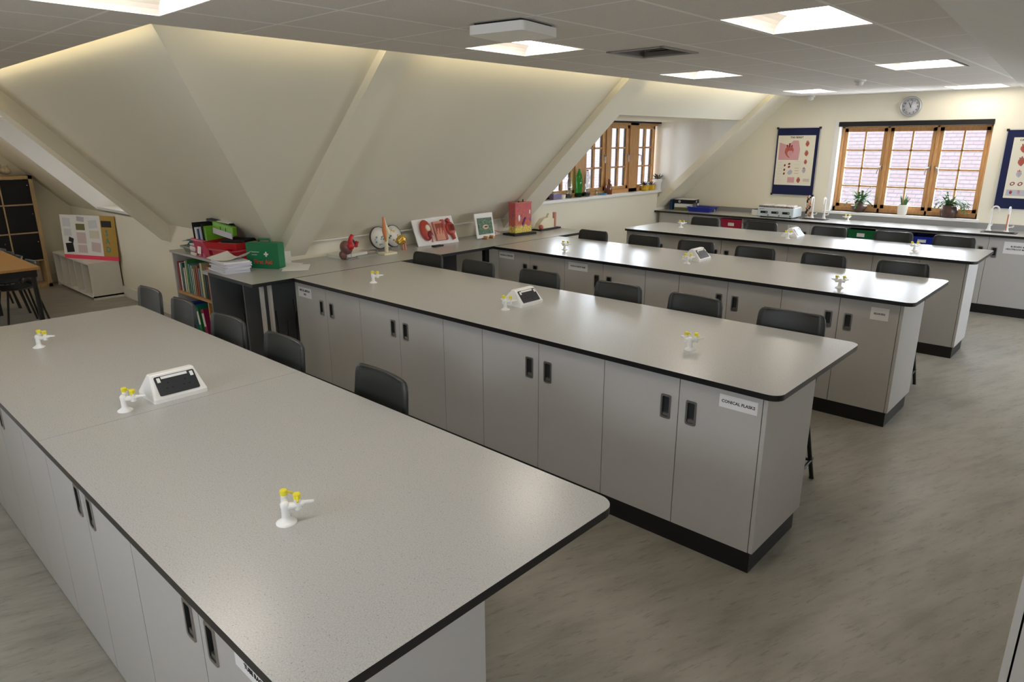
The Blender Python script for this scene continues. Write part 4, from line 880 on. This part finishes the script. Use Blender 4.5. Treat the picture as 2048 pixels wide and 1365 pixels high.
# kidney board: leans back against the slope
def leanframe(x, y, rz, lean): return Tm(x, y, ZT, rz=rz) @ Matrix.Rotation(-lean, 4, 'Y')
def leanthing(name, lab, cat, x, y, lean, rz=0):
    t = thing(name, lab, cat, (x, y, ZT)); return t, Matrix.Rotation(rz, 4, 'Z') @ Matrix.Rotation(-lean, 4, 'Y')
t, T = leanthing('kidney_board', 'white board with three raised red kidney models leaning on the slope', 'anatomy model', -5.27, 4.60, .42, -.06)
MB(T).box(-.012, 0, -.26, .26, 0, .29).build('board', M['paper'], t, bevel=.002)
mb = MB(T); mb.ball((.02, -.13, .155), .085, sc=(.35, .85, 1.3)); mb.build('kidney', muscle, t)
mb = MB(T); mb.ball((.045, -.12, .17), .030, 0, 8, (.6, 1, 1.2)); mb.ball((.05, -.11, .10), .030, 1, 8, (.6, 1, 1.3)); mb.tube([(.05, -.105, .13), (.055, -.10, .06), (.05, -.11, .02)], .012, 8, 2); mb.build('kidney_core', [bone, dred, flesh], t)
mb = MB(T); mb.box(0, .03, -.025, .115, .035, .235, 0); mb.box(0, .032, .085, .115, .035, .25, 1)
for k in range(9): mb.tube([(.032, -.01+k*.012, .10+.03*(k % 3)), (.034, -.005+k*.012, .21)], .0025, 5, 1)
mb.build('nephron_block', [flesh, muscle], t)
mb = MB(T); mb.ball((.012, .19, .15), .062, 0, 10, (.35, .95, 1.25)); mb.tube([(.02, .19, .09), (.02, .20, .03)], [.024, .018], 8, 0); mb.ball((.02, .175, .235), .026, 0, 6)
for k in range(5): mb.tube([(.036, .165+k*.012, .12), (.038, .16+k*.015, .185)], .004, 5, 1)
mb.build('glomerulus', [muscle, dred], t)
t = thing('kidney_stand', 'flat black stand lying in front of the kidney board', 'stand', (-5.17, 4.49, ZT)); MB().prism(rrect(-.03, .03, -.06, .06, .01), 0, .012).build('base', M['black'], t)
t, T = leanthing('leaf_section_board', 'white framed green and black leaf section board held by wooden feet', 'cell model', -5.20, 5.22, .18, 0)
mb = MB(T); mb.box(-.012, 0, -.135, .135, .012, .275, 0); mb.build('board', M['paper'], t)
MB(T).box(0, .010, -.105, .105, .05, .225).build('leaf_section', M['leafcell'], t)
mb = MB(T); mb.ball((.012, -.005, .125), .045, 0, 8, (.3, 1, .55)); mb.ball((.018, -.005, .128), .030, 1, 8, (.4, 1, .4)); mb.build('vein_bundle', [bone, dred], t)
for y in (-.03, .06): MB().cyl((-.04, y, .016), (.05, y, .016), .016, n=12).build('foot', M['beech'], t)
t, T = leanthing('skin_picture_board', 'small white board with a pink curved picture behind the leaf board', 'cell model', -5.35, 5.46, .55, -.1)
MB(T).box(-.008, 0, -.13, .13, 0, .13).build('board', M['paper'], t)
mb = MB(T); mb.tube([(.001, -.09, .02), (.001, -.05, .09), (.001, 0, .05), (.001, .05, .02)], .012, 6); mb.tube([(.001, -.02, .03), (.001, .06, .05), (.001, .11, .03)], .007, 6, 1); mb.build('picture', [orange, pink], t)
t = thing('skin_model', 'tall block model of skin, red above and yellow below, on a black base', 'anatomy model', (-5.17, 5.72, ZT), -.08)
MB().box(-.10, .10, -.17, .17, 0, .022).build('base', M['black'], t, bevel=.003); MB().box(-.055, .055, -.12, .135, .022, .355).build('block', M['skin'], t, bevel=.008)
MB().box(-.06, .06, -.122, .137, .352, .362).build('top_layer', colm('pink_skin_layer', (.50, .17, .14), .5), t, bevel=.003)
mb = MB(); mb.ball((.056, -.06, .19), .018, 0, 8, (.4, .8, 2)); mb.ball((.056, .10, .25), .014, 0, 8, (.4, .8, 1.8)); mb.tube([(.058, -.01, .11), (.058, .035, .19)], .012, 8, 1); mb.tube([(.02, -.05, .355), (.03, -.04, .375)], .006, 6, 2); mb.tube([(.02, .03, .355), (.0, .05, .385)], .006, 6, 2); mb.build('glands', [M['paper'], colm('purple_paint', (.12, .03, .14), .4), M['black']], t)
t = thing('ear_section_model', 'cream and pink ear section model on a black base at the counter end', 'anatomy model', (-5.24, 6.28, ZT), .05)
MB().prism(rrect(-.07, .07, -.20, .20, .008), 0, .016).build('base', M['black'], t)
mb = MB(); mb.prism([(-.19, .016), (.12, .016), (.12, .12), (.02, .145), (-.08, .13), (-.15, .08)], -.05, .02, 'x'); mb.prism([(.02, .145), (.05, .19), (.10, .15), (.12, .10), (.06, .10)], -.03, 0, 'x'); mb.build('section', bone, t, bevel=.012)
mb = MB(); mb.ball((.03, -.15, .04), .030, n=8); mb.build('cochlea', colm('rose_paint', (.50, .12, .10), .4), t)
MB().tube([(0, .155, .016), (0, .155, .19)], [.020, .024], 12).build('canal', flesh, t)
# ---------------------------------------------------------------- papers, crates, first aid box
t = thing('paper_stack', 'uneven stack of white papers on the corner of the side counter', 'papers', (-5.43, 2.47, ZT), -.02); rr = random.Random(3)
for i in range(8):
    z = i*.0115; a = rr.uniform(-.10, .10)
    mb = MB(Tm(rr.uniform(-.02, .02), rr.uniform(-.015, .015), z, rz=a+math.pi/2)).box(-.105, .105, -.149, .149, 0, .011)
    mb.build('sheaf', M['papershade'] if i < 7 else M['paper'], t)
mb = MB(Tm(-.0, 0, .093, rz=.25)); n = 8; vs = [(-.149+.298*i/n, -.105+.21*j, .004+.035*(i/n-.45)**2*6*(1 if j else .3)) for j in (0, 1) for i in range(n+1)]
mb.add(vs, [(i, i+1, i+n+2, i+n+1) for i in range(n)], smooth=True); mb.build('curled_sheet', M['paper'], t)
for (x, y, a, lb, z) in [(-5.32, 2.88, .5, 'white paper sheet lying flat beside the first aid box', 0), (-5.14, 2.90, .95, 'single white paper sheet lying flat nearest the second bench', .002)]:
    o = MB().box(-.105, .105, -.149, .149, 0, .002).build('paper_sheet', M['paper'], loc=(x, y, ZT+z), rot=(0, 0, a)); tag(o, lb, 'paper')
t = thing('first_aid_box', 'green first aid box with a white cross and red lettering', 'first aid box', (-5.34, 2.74, ZT), .5)
MB().prism(rrect(-.15, .15, .0, .215, .015, 4), -.045, .045, 'y').build('case', green, t, bevel=.006)
MB().tube([(-.06, 0, .210), (-.05, 0, .240), (.05, 0, .240), (.06, 0, .210)], .010, 8).build('handle', green, t)
mb = MB(Tm(0, -.047, .055)); mb.text('First Aid', .050); mb.build('lettering', colm('red_lettering', (.60, .06, .03), .5), t)
MB().box(.015, .055, -.0475, -.0455, .115, .127).box(.029, .041, -.0475, -.0455, .101, .141).box(-.10, -.03, -.0475, -.0455, .135, .139).box(-.10, -.05, -.0475, -.0455, .112, .115).build('white_cross', M['paper'], t)
def crate(name, x, y, w, d, h, m, lab, rz=0, z=ZT, k=.02, labelcard=False):
    t = thing(name, lab, 'crate', (x, y, z), rz)
    b = [(-w+k, -d+k), (w-k, -d+k), (w-k, d-k), (-w+k, d-k)]; tt = [(-w, -d), (w, -d), (w, d), (-w, d)]; e = .006
    vs = [(a, c, 0) for a, c in b]+[(a, c, h) for a, c in tt]+[(a*(1-e/w), c*(1-e/d), h) for a, c in tt]+[(a*.95, c*.95, .006) for a, c in b]
    MB().add(vs, [(3, 2, 1, 0)]+[(i, (i+1) % 4, (i+1) % 4+4, i+4) for i in range(4)]+[(i+4, (i+1) % 4+4, (i+1) % 4+8, i+8) for i in range(4)]+[(i+8, (i+1) % 4+8, (i+1) % 4+12, i+12) for i in range(4)]+[(12, 13, 14, 15)]).build('body', m, t)
    MB().box(-w-.012, w+.012, -d-.012, -d+.003, h-.02, h).box(-w-.012, w+.012, d-.003, d+.012, h-.02, h).box(-w-.012, -w+.003, -d, d, h-.02, h).box(w-.003, w+.012, -d, d, h-.02, h).build('rim', m, t, bevel=.003)
    if labelcard: MB(Tm(-w*.25, -d+k*.55-.004, h*.45, rx=-.12)).box(-.04, .03, -.002, 0, -.04, .035).build('label_card', M['paper'], t)
    return t
crate('storage_crate', -6.24, 2.71, .155, .125, .17, crim, 'crimson crate holding binders on top of the bookcase', 0, labelcard=True)
crate('storage_crate', -5.86, 2.74, .16, .15, .12, red, 'red crate of papers between the crimson crate and first aid box', .1)
t = thing('upper_tray', 'red tray stacked on the red crate, filled with papers', 'crate', (-5.87, 2.72, ZT+.122), .35)
MB().box(-.17, .17, -.14, .14, 0, .006).add([(-.19, -.16, .06), (.19, -.16, .06), (.19, .16, .06), (-.19, .16, .06), (-.17, -.14, 0), (.17, -.14, 0), (.17, .14, 0), (-.17, .14, 0)], [(0, 1, 5, 4), (1, 2, 6, 5), (2, 3, 7, 6), (3, 0, 4, 7)]).build('body', red, t); MB(Tm(rz=.3)).box(-.12, .10, -.10, .10, .008, .045).build('papers', colm('tan_papers', (.45, .33, .22), .7), t)
MB(Tm(.02, .03, .05, rz=.2)).box(-.10, .13, -.09, .09, 0, .022).build('dark_folder', M['black'], t)
for (x, h, th, m, lb) in [(-6.36, .30, .022, M['black'], 'black folder leaning at the left in the crimson crate'), (-6.315, .26, .030, M['paper'], 'white folder next to the black one in the crimson crate'), (-6.265, .25, .022, colm('blue_card', (.02, .10, .28), .5), 'blue folder in the middle of the crimson crate'),
                          (-6.215, .27, .030, M['papershade'], 'pale folder in the crimson crate, right of the blue one'), (-6.165, .30, .030, M['black'], 'second black folder in the crimson crate, beside the lime one'), (-6.115, .285, .035, lime, 'lime green ring binder in the crimson crate')]:
    t = thing('ring_binder', lb, 'folder', (x, 2.70, ZT+.012)); o = Tm(rz=.0, ry=.0)
    MB(Tm(ry=-.10)).box(-th/2, -th/2+.003, -.10, .12, 0, h).box(th/2-.003, th/2, -.10, .12, 0, h).box(-th/2, th/2, .117, .12, 0, h).build('cover', m, t)
    MB(Tm(ry=-.10)).box(-th/2+.004, th/2-.004, -.09, .115, .005, h-.015).build('pages', M['paper'], t)
t = thing('flat_binder', 'lime green binder lying on edge across the crimson crate', 'folder', (-5.97, 2.70, 1.145), .12); MB(Tm(ry=.12)).box(-.15, .16, -.02, .02, 0, .075).build('cover', lime, t, bevel=.004); MB(Tm(ry=.12)).box(-.14, .15, -.024, -.018, -.03, .02).build('pages', M['papershade'], t); MB(Tm(ry=.12)).box(-.03, -.024, -.0225, -.02, .01, .05).box(.05, .056, -.0225, -.02, .01, .05).build('slot', M['black'], t)
t = thing('flat_binder', 'black binder lying on top of the upright folders', 'folder', (-6.08, 2.77, 1.215), .1); MB(Tm(ry=.06)).box(-.20, .18, -.07, .07, 0, .022).build('cover', M['black'], t, bevel=.003); MB(Tm(ry=.06)).box(-.02, .17, -.072, -.0, .018, .0245).build('label_card', M['paper'], t)
crate('storage_crate', -6.68, 2.74, .12, .10, .06, colm('grey_olive_tray', (.20, .20, .15), .5), 'shallow grey tray of teal cards at the left end of the bookcase top', 0)
rr = random.Random(9)
for i in range(6):
    o = MB().box(-.07, .07, -.05, .05, 0, .004).build('card', fold if i % 2 else colm('pale_teal_card', (.30, .40, .38), .6), loc=(-6.68+rr.uniform(-.03, .03), 2.72+rr.uniform(-.02, .02), ZT+.062+i*.011), rot=(0, rr.uniform(-.08, .08), rr.uniform(-.6, .6))); tag(o, 'teal and pale green card heaped on the shallow grey tray', 'card', 'cards on the shallow grey tray')
for i in range(8):
    o = MB().box(-.06, .06, -.09, .09, 0, .012).build('booklet', [cream, M['paper'], colm('faded_red_card', (.40, .20, .18), .6), M['papershade']][i % 4], loc=(-6.47+rr.uniform(-.008, .008), 2.70, ZT+.0+i*.0135), rot=(0, 0, rr.uniform(-.12, .12))); tag(o, 'thin booklet in the small pile left of the crimson crate', 'booklet', 'booklets piled beside the crimson crate')
# ---------------------------------------------------------------- bookcase and its books
t = thing('bookcase', 'grey bookcase with an orange wooden shelf against the wing wall', 'bookcase', (0, 0, 0)); x0, x1 = -6.965, -5.64
MB().box(x0, x0+.02, 2.60, 2.90, 0, ZT-.02).build('side_panel', M['door'], t); MB().box(-5.86, -5.84, 2.60, 2.90, 0, ZT-.02).build('side_panel', M['door'], t)
MB().box(x0-.01, x1, 2.585, 2.905, ZT-.02, ZT, 0).build('top', [M['top']], t); MB().box(x0+.02, -5.86, 2.605, 2.90, .475, .50).build('shelf', M['beech'], t); MB().box(x0+.02, -5.86, 2.605, 2.90, .03, .055).build('shelf', M['beech'], t)
MB().box(x0+.02, -5.86, 2.89, 2.90, .055, ZT-.02).build('back_panel', M['beech'], t); MB().box(-6.30, -6.28, 2.61, 2.89, .055, .475).build('divider', M['beech'], t)
BC = [('crimson', (.35, .03, .04)), ('white', (.62, .62, .58)), ('dark teal', (.03, .10, .10)), ('cream', (.58, .54, .38)), ('cream', (.55, .52, .36)), ('green', (.06, .22, .05)), ('teal', (.10, .24, .24)), ('pale green', (.35, .42, .30)), ('pale green', (.42, .46, .34)),
      ('rust', (.30, .075, .03)), ('rust', (.28, .07, .03)), ('grey blue', (.18, .24, .28)), ('pale yellow', (.50, .46, .25)), ('dark green', (.02, .06, .03)), ('black', (.02, .02, .02)), ('orange', (.50, .14, .04)), ('white', (.65, .64, .58)), ('black', (.03, .03, .035)), ('dark green', (.02, .08, .04)), ('yellow', (.60, .46, .18)), ('grey', (.3, .3, .3))]
x = -6.935; rr = random.Random(11)
for i, (cn, c) in enumerate(BC):
    th = rr.uniform(.026, .046); h = rr.uniform(.23, .33)
    if x+th > -5.875: th = max(.015, -5.875-x)
    if x+th > -5.866: break
    t = thing('book', '%s book on the upper bookcase shelf, number %s from the left end' % (cn, i+1), 'book', (x+th/2, 2.625, .50), 0, 'books on the upper bookcase shelf')
    m = colm('book_'+cn.replace(' ', '_')+str(i), c, .55); d = rr.uniform(.17, .21)
    MB().box(-th/2, -th/2+.002, 0, d, 0, h).box(th/2-.002, th/2, 0, d, 0, h).box(-th/2, th/2, 0, .002, 0, h).build('cover', m, t); MB().box(-th/2+.002, th/2-.002, .003, d-.004, .003, h-.005).build('pages', M['paper'], t)
    x += th+.010
for i, (cn, c, x, th, lean) in enumerate([('blue', (.02, .06, .25), -6.86, .06, .0), ('teal', (.02, .25, .30), -6.68, .05, .22), ('green', (.01, .22, .06), -6.56, .06, .22), ('crimson', (.28, .01, .08), -6.44, .065, .22), ('pale', (.5, .5, .46), -6.24, .05, 0), ('dark green', (.02, .09, .05), -6.17, .05, 0), ('blue', (.015, .04, .22), -6.09, .07, 0), ('grey', (.3, .3, .3), -6.0, .05, 0)]):
    t = thing('lever_arch_file', '%s lever arch file on the lower bookcase shelf%s' % (cn, ', leaning' if lean else (' at its left end' if i == 0 else (' right of the divider' if cn != 'grey' else ' at its right end'))), 'folder', (x, 2.63, .056))
    m = colm('file_'+cn.replace(' ', '_')+str(i), c, .45); T = Tm(ry=-lean)
    MB(T).box(-th/2, -th/2+.003, 0, .25, 0, .32).box(th/2-.003, th/2, 0, .25, 0, .32).box(-th/2, th/2, 0, .003, 0, .32).build('cover', m, t)
    MB(T).box(-th/2+.010, th/2-.010, -.001, 0, .15, .28).build('spine_label', M['paper'], t); MB(T).box(-th/2+.004, th/2-.004, .02, .24, .005, .31).build('pages', M['paper'], t)
# ---------------------------------------------------------------- left wing: low shelf unit, display board, tall shelving, table
t = thing('low_shelf_unit', 'low white five-hole shelf unit against the wing wall', 'shelf unit', (-10.3, 2.55, 0)); w, d, h = .76, .36, .47
mb = MB().box(-w, w, 0, d, h-.022, h).box(-w, w, 0, d, .03, .05).box(-w, w, d-.008, d, .05, h); mb.build('body', M['skirt'], t)
MB().box(w-.02, w, 0, d, 0, h-.022).build('side_panel', M['skirt'], t); MB().box(-w, -w+.02, 0, d, 0, h-.022).build('side_panel', M['skirt'], t)
for k in range(1, 5): MB().box(-w+2*w*k/5-.008, -w+2*w*k/5+.008, .003, d-.008, .05, h-.022).build('divider', M['skirt'], t)
t = thing('display_board', 'white and mustard project board with a pink foot strip standing on the low shelf', 'display board', (-9.88, 2.70, .47), .42)
R_ = Matrix.Rotation(-.05, 4, 'X')
MB(R_).box(-.46, .22, -.006, 0, .05, .56).build('panel', M['paper'], t)
MB(R_).box(.22, .46, -.006, 0, .05, .56).build('side_panel', ochre, t); MB(R_).box(-.46, .46, -.008, .001, 0, .05).build('foot_strip', pinkc, t)
mb = MB(R_); rr = random.Random(2)
def pr(x0, x1, z0, z1, m, a=0): mb.T = R_ @ Tm((x0+x1)/2, 0, (z0+z1)/2, ry=a); mb.box(-(x1-x0)/2, (x1-x0)/2, -.0075, -.006, -(z1-z0)/2, (z1-z0)/2, m)
pr(-.42, -.29, .41, .52, 0); pr(-.42, -.29, .29, .38, 0); pr(-.35, -.27, .21, .27, 1, .3); pr(-.41, -.28, .08, .20, 1, -.1); pr(-.17, -.05, .48, .54, 3, .1); pr(-.20, -.05, .37, .45, 2); pr(-.20, -.05, .20, .34, 4); pr(-.20, -.05, .08, .18, 4); pr(.02, .16, .40, .50, 0, -.1); pr(.02, .18, .27, .37, 5); pr(.03, .18, .10, .22, 4, .1); pr(.235, .40, .42, .50, 1)
mb.build('pictures', [colm('pale_blue_print', (.62, .64, .68), .7), M['black'], colm('olive_photo', (.14, .15, .04), .6), greyp, colm('pale_red_print', (.62, .50, .50), .7), colm('pale_yellow_print', (.66, .62, .50), .7)], t)
mb = MB()
for ch, z in (('S', .345), ('A', .24), ('D', .135)): mb.T = R_ @ Tm(.31, -.0078, z); mb.text(ch, .10)
mb.build('lettering', colm('teal_lettering', (.05, .30, .27), .6), t)
tag(MB().cyl((-10.72, 2.70, .49), (-10.50, 2.78, .49), .02, n=8).build('ruler_roll', colm('dark_wood', (.09, .04, .025), .5)), 'dark wooden stick lying on the low shelf behind the display board', 'stick')
t = thing('cube_shelving', 'tall birch cube shelving with black fronts against the gable wall', 'shelving', (-11.0, 0, 0)); Y1, Y0, HH = 2.47, .97, 1.50; n = 4; cw = (Y1-Y0-.05)/4
mb = MB().box(-.29, 0, Y0, Y0+.045, 0, HH).box(-.29, 0, Y1-.045, Y1, 0, HH).box(-.29, 0, Y0, Y1, HH-.045, HH).box(-.29, 0, Y0, Y1, 0, .045); mb.build('frame', M['birch'], t)
mb = MB()
for k in range(1, 4): y = Y0+(Y1-Y0)*k/4; mb.box(-.29, -.003, y-.008, y+.008, .045, HH-.045); z = HH*k/4; mb.box(-.29, -.003, Y0+.04, Y1-.04, z-.008, z+.008)
mb.build('partition', M['birch'], t)
for i in range(4):
    for k in range(1, 4):
        y = Y0+(Y1-Y0)*i/4; z = HH*k/4
        dn = MB().box(-.02, -.008, y+(.05 if i == 0 else .01), y+(Y1-Y0)/4-(.05 if i == 3 else .01), z+.01, z+HH/4-(.05 if k == 3 else .01)).build('door', M['black'], t)
        MB().ball((-.004, y+(Y1-Y0)/4-.07, z+.25), .008, n=5).build('knob', M['chrome'], dn)
t = thing('shell_model', 'cream spiky skull-like object lying on top of the birch shelving', 'model', (-11.12, 2.08, 1.50)); mb = MB(); rr = random.Random(4)
for k in range(14): a = rr.uniform(-1, 1); mb.ball((rr.uniform(-.05, .05), a*.17, .06+rr.uniform(-.01, .05)*(1-abs(a))), rr.uniform(.035, .06), n=6)
for k in range(10): a = rr.uniform(-.16, .16); mb.tube([(0, a, .08), (.03*rr.choice((-1, 1)), a*1.2, .13+rr.uniform(0, .03))], [.02, .003], 6)
mb.build('shell', colm('shell_paint', (.55, .47, .32), .6, nvar=.4, nscale=18), t)
t = thing('wooden_table', 'orange-brown wooden table with a black frame in the left wing', 'table', (0, 0, 0)); TX1, TY1, TY0_ = -7.845, 1.685, .60
MB().box(-9.9, TX1, TY0_, TY1, .725, .75).build('table_top', M['table'], t, bevel=.003)
MB().box(-9.85, TX1-.03, TY0_+.04, TY1-.03, .655, .724).build('frame', M['blackmetal'], t)
for x in (-9.82, TX1-.06):
    for y in (TY0_+.07, TY1-.06): MB().cyl((x, y, .66), (x+(.03 if x > -9 else -.03), y, 0), .022, n=10).build('leg', M['blackmetal'], t)
MB().box(-8.0, -7.98, TY0_+.30, TY1-.35, .30, .655).build('end_panel', M['black'], t)
chair = None
for i, (x, y, rz) in enumerate([(-9.95, 1.62, 0), (-9.58, 1.62, .05), (-9.20, 1.62, -.05), (-8.72, 1.63, .04), (-8.45, .52, math.pi)]):
    lb = ['leftmost grey chair behind the wooden table', 'second grey chair from the left behind the wooden table', 'third grey chair from the left behind the wooden table', 'grey chair nearest the table corner, behind the wooden table', 'grey chair on the camera side of the wooden table'][i]
    if chair is None:
        chair = thing('classroom_chair', lb, 'chair', (x, y, 0), rz, 'grey chairs at the wooden table'); cm = colm('blue_grey_chair', (.06, .07, .085), .35)
        mb = MB(); k = 8; pr_ = [(-.18, .44, .18), (0, .43, .19), (.14, .44, .18)]; mb.add([(w*(-1+2*q/k), y_, z+.01*abs(-1+2*q/k)) for y_, z, w in pr_ for q in range(k+1)], [(a*(k+1)+q, a*(k+1)+q+1, (a+1)*(k+1)+q+1, (a+1)*(k+1)+q) for a in range(2) for q in range(k)], 0, True); o = mb.build('seat', cm, chair); s_ = o.modifiers.new('t', 'SOLIDIFY'); s_.thickness = .012
        mb = MB(); pr_ = [(.14, .44, .18), (.17, .52, .18), (.185, .62, .19), (.19, .68, .18), (.195, .70, .15)]; mb.add([(w*(-1+2*q/k), y_-.04*(-1+2*q/k)**2, z) for y_, z, w in pr_ for q in range(k+1)], [(a*(k+1)+q, a*(k+1)+q+1, (a+1)*(k+1)+q+1, (a+1)*(k+1)+q) for a in range(4) for q in range(k)], 0, True); o = mb.build('backrest', cm, chair); s_ = o.modifiers.new('t', 'SOLIDIFY'); s_.thickness = .012
        for sx in (-1, 1):
            for a, b in ((-.12, -.2), (.12, .2)): MB().cyl((sx*.14, a, .43), (sx*.19, b, 0), .011, n=8).build('leg', M['blackmetal'], chair)
    else: dup(chair, (x, y, 0), rz, lb)
# ---------------------------------------------------------------- cupboard at the right edge of the photo
t = thing('base_cabinet', 'grey cupboard whose left edge just enters the photo at the lower right', 'cabinet', (.40, 2.0, 0))
MB().box(-.455, -.437, 0, .56, .10, ZT-.03).build('end_panel', M['door'], t); MB().box(-.436, .42, .02, .56, .10, ZT-.03).build('carcass', M['gap'], t)
MB().box(-.432, -.005, 0, .018, .10, ZT-.03).build('door', M['door'], t); MB().box(0, .42, 0, .018, .10, ZT-.03).build('door', M['door'], t); MB().box(-.45, .42, .01, .5, 0, .098).build('plinth', M['plinth'], t)
MB().prism([(-.455, 0), (.44, 0), (.44, .58), (-.455, .58)], ZT-TH, ZT, 'z', 0, 1).build('top', [M['top'], M['edge']], t)
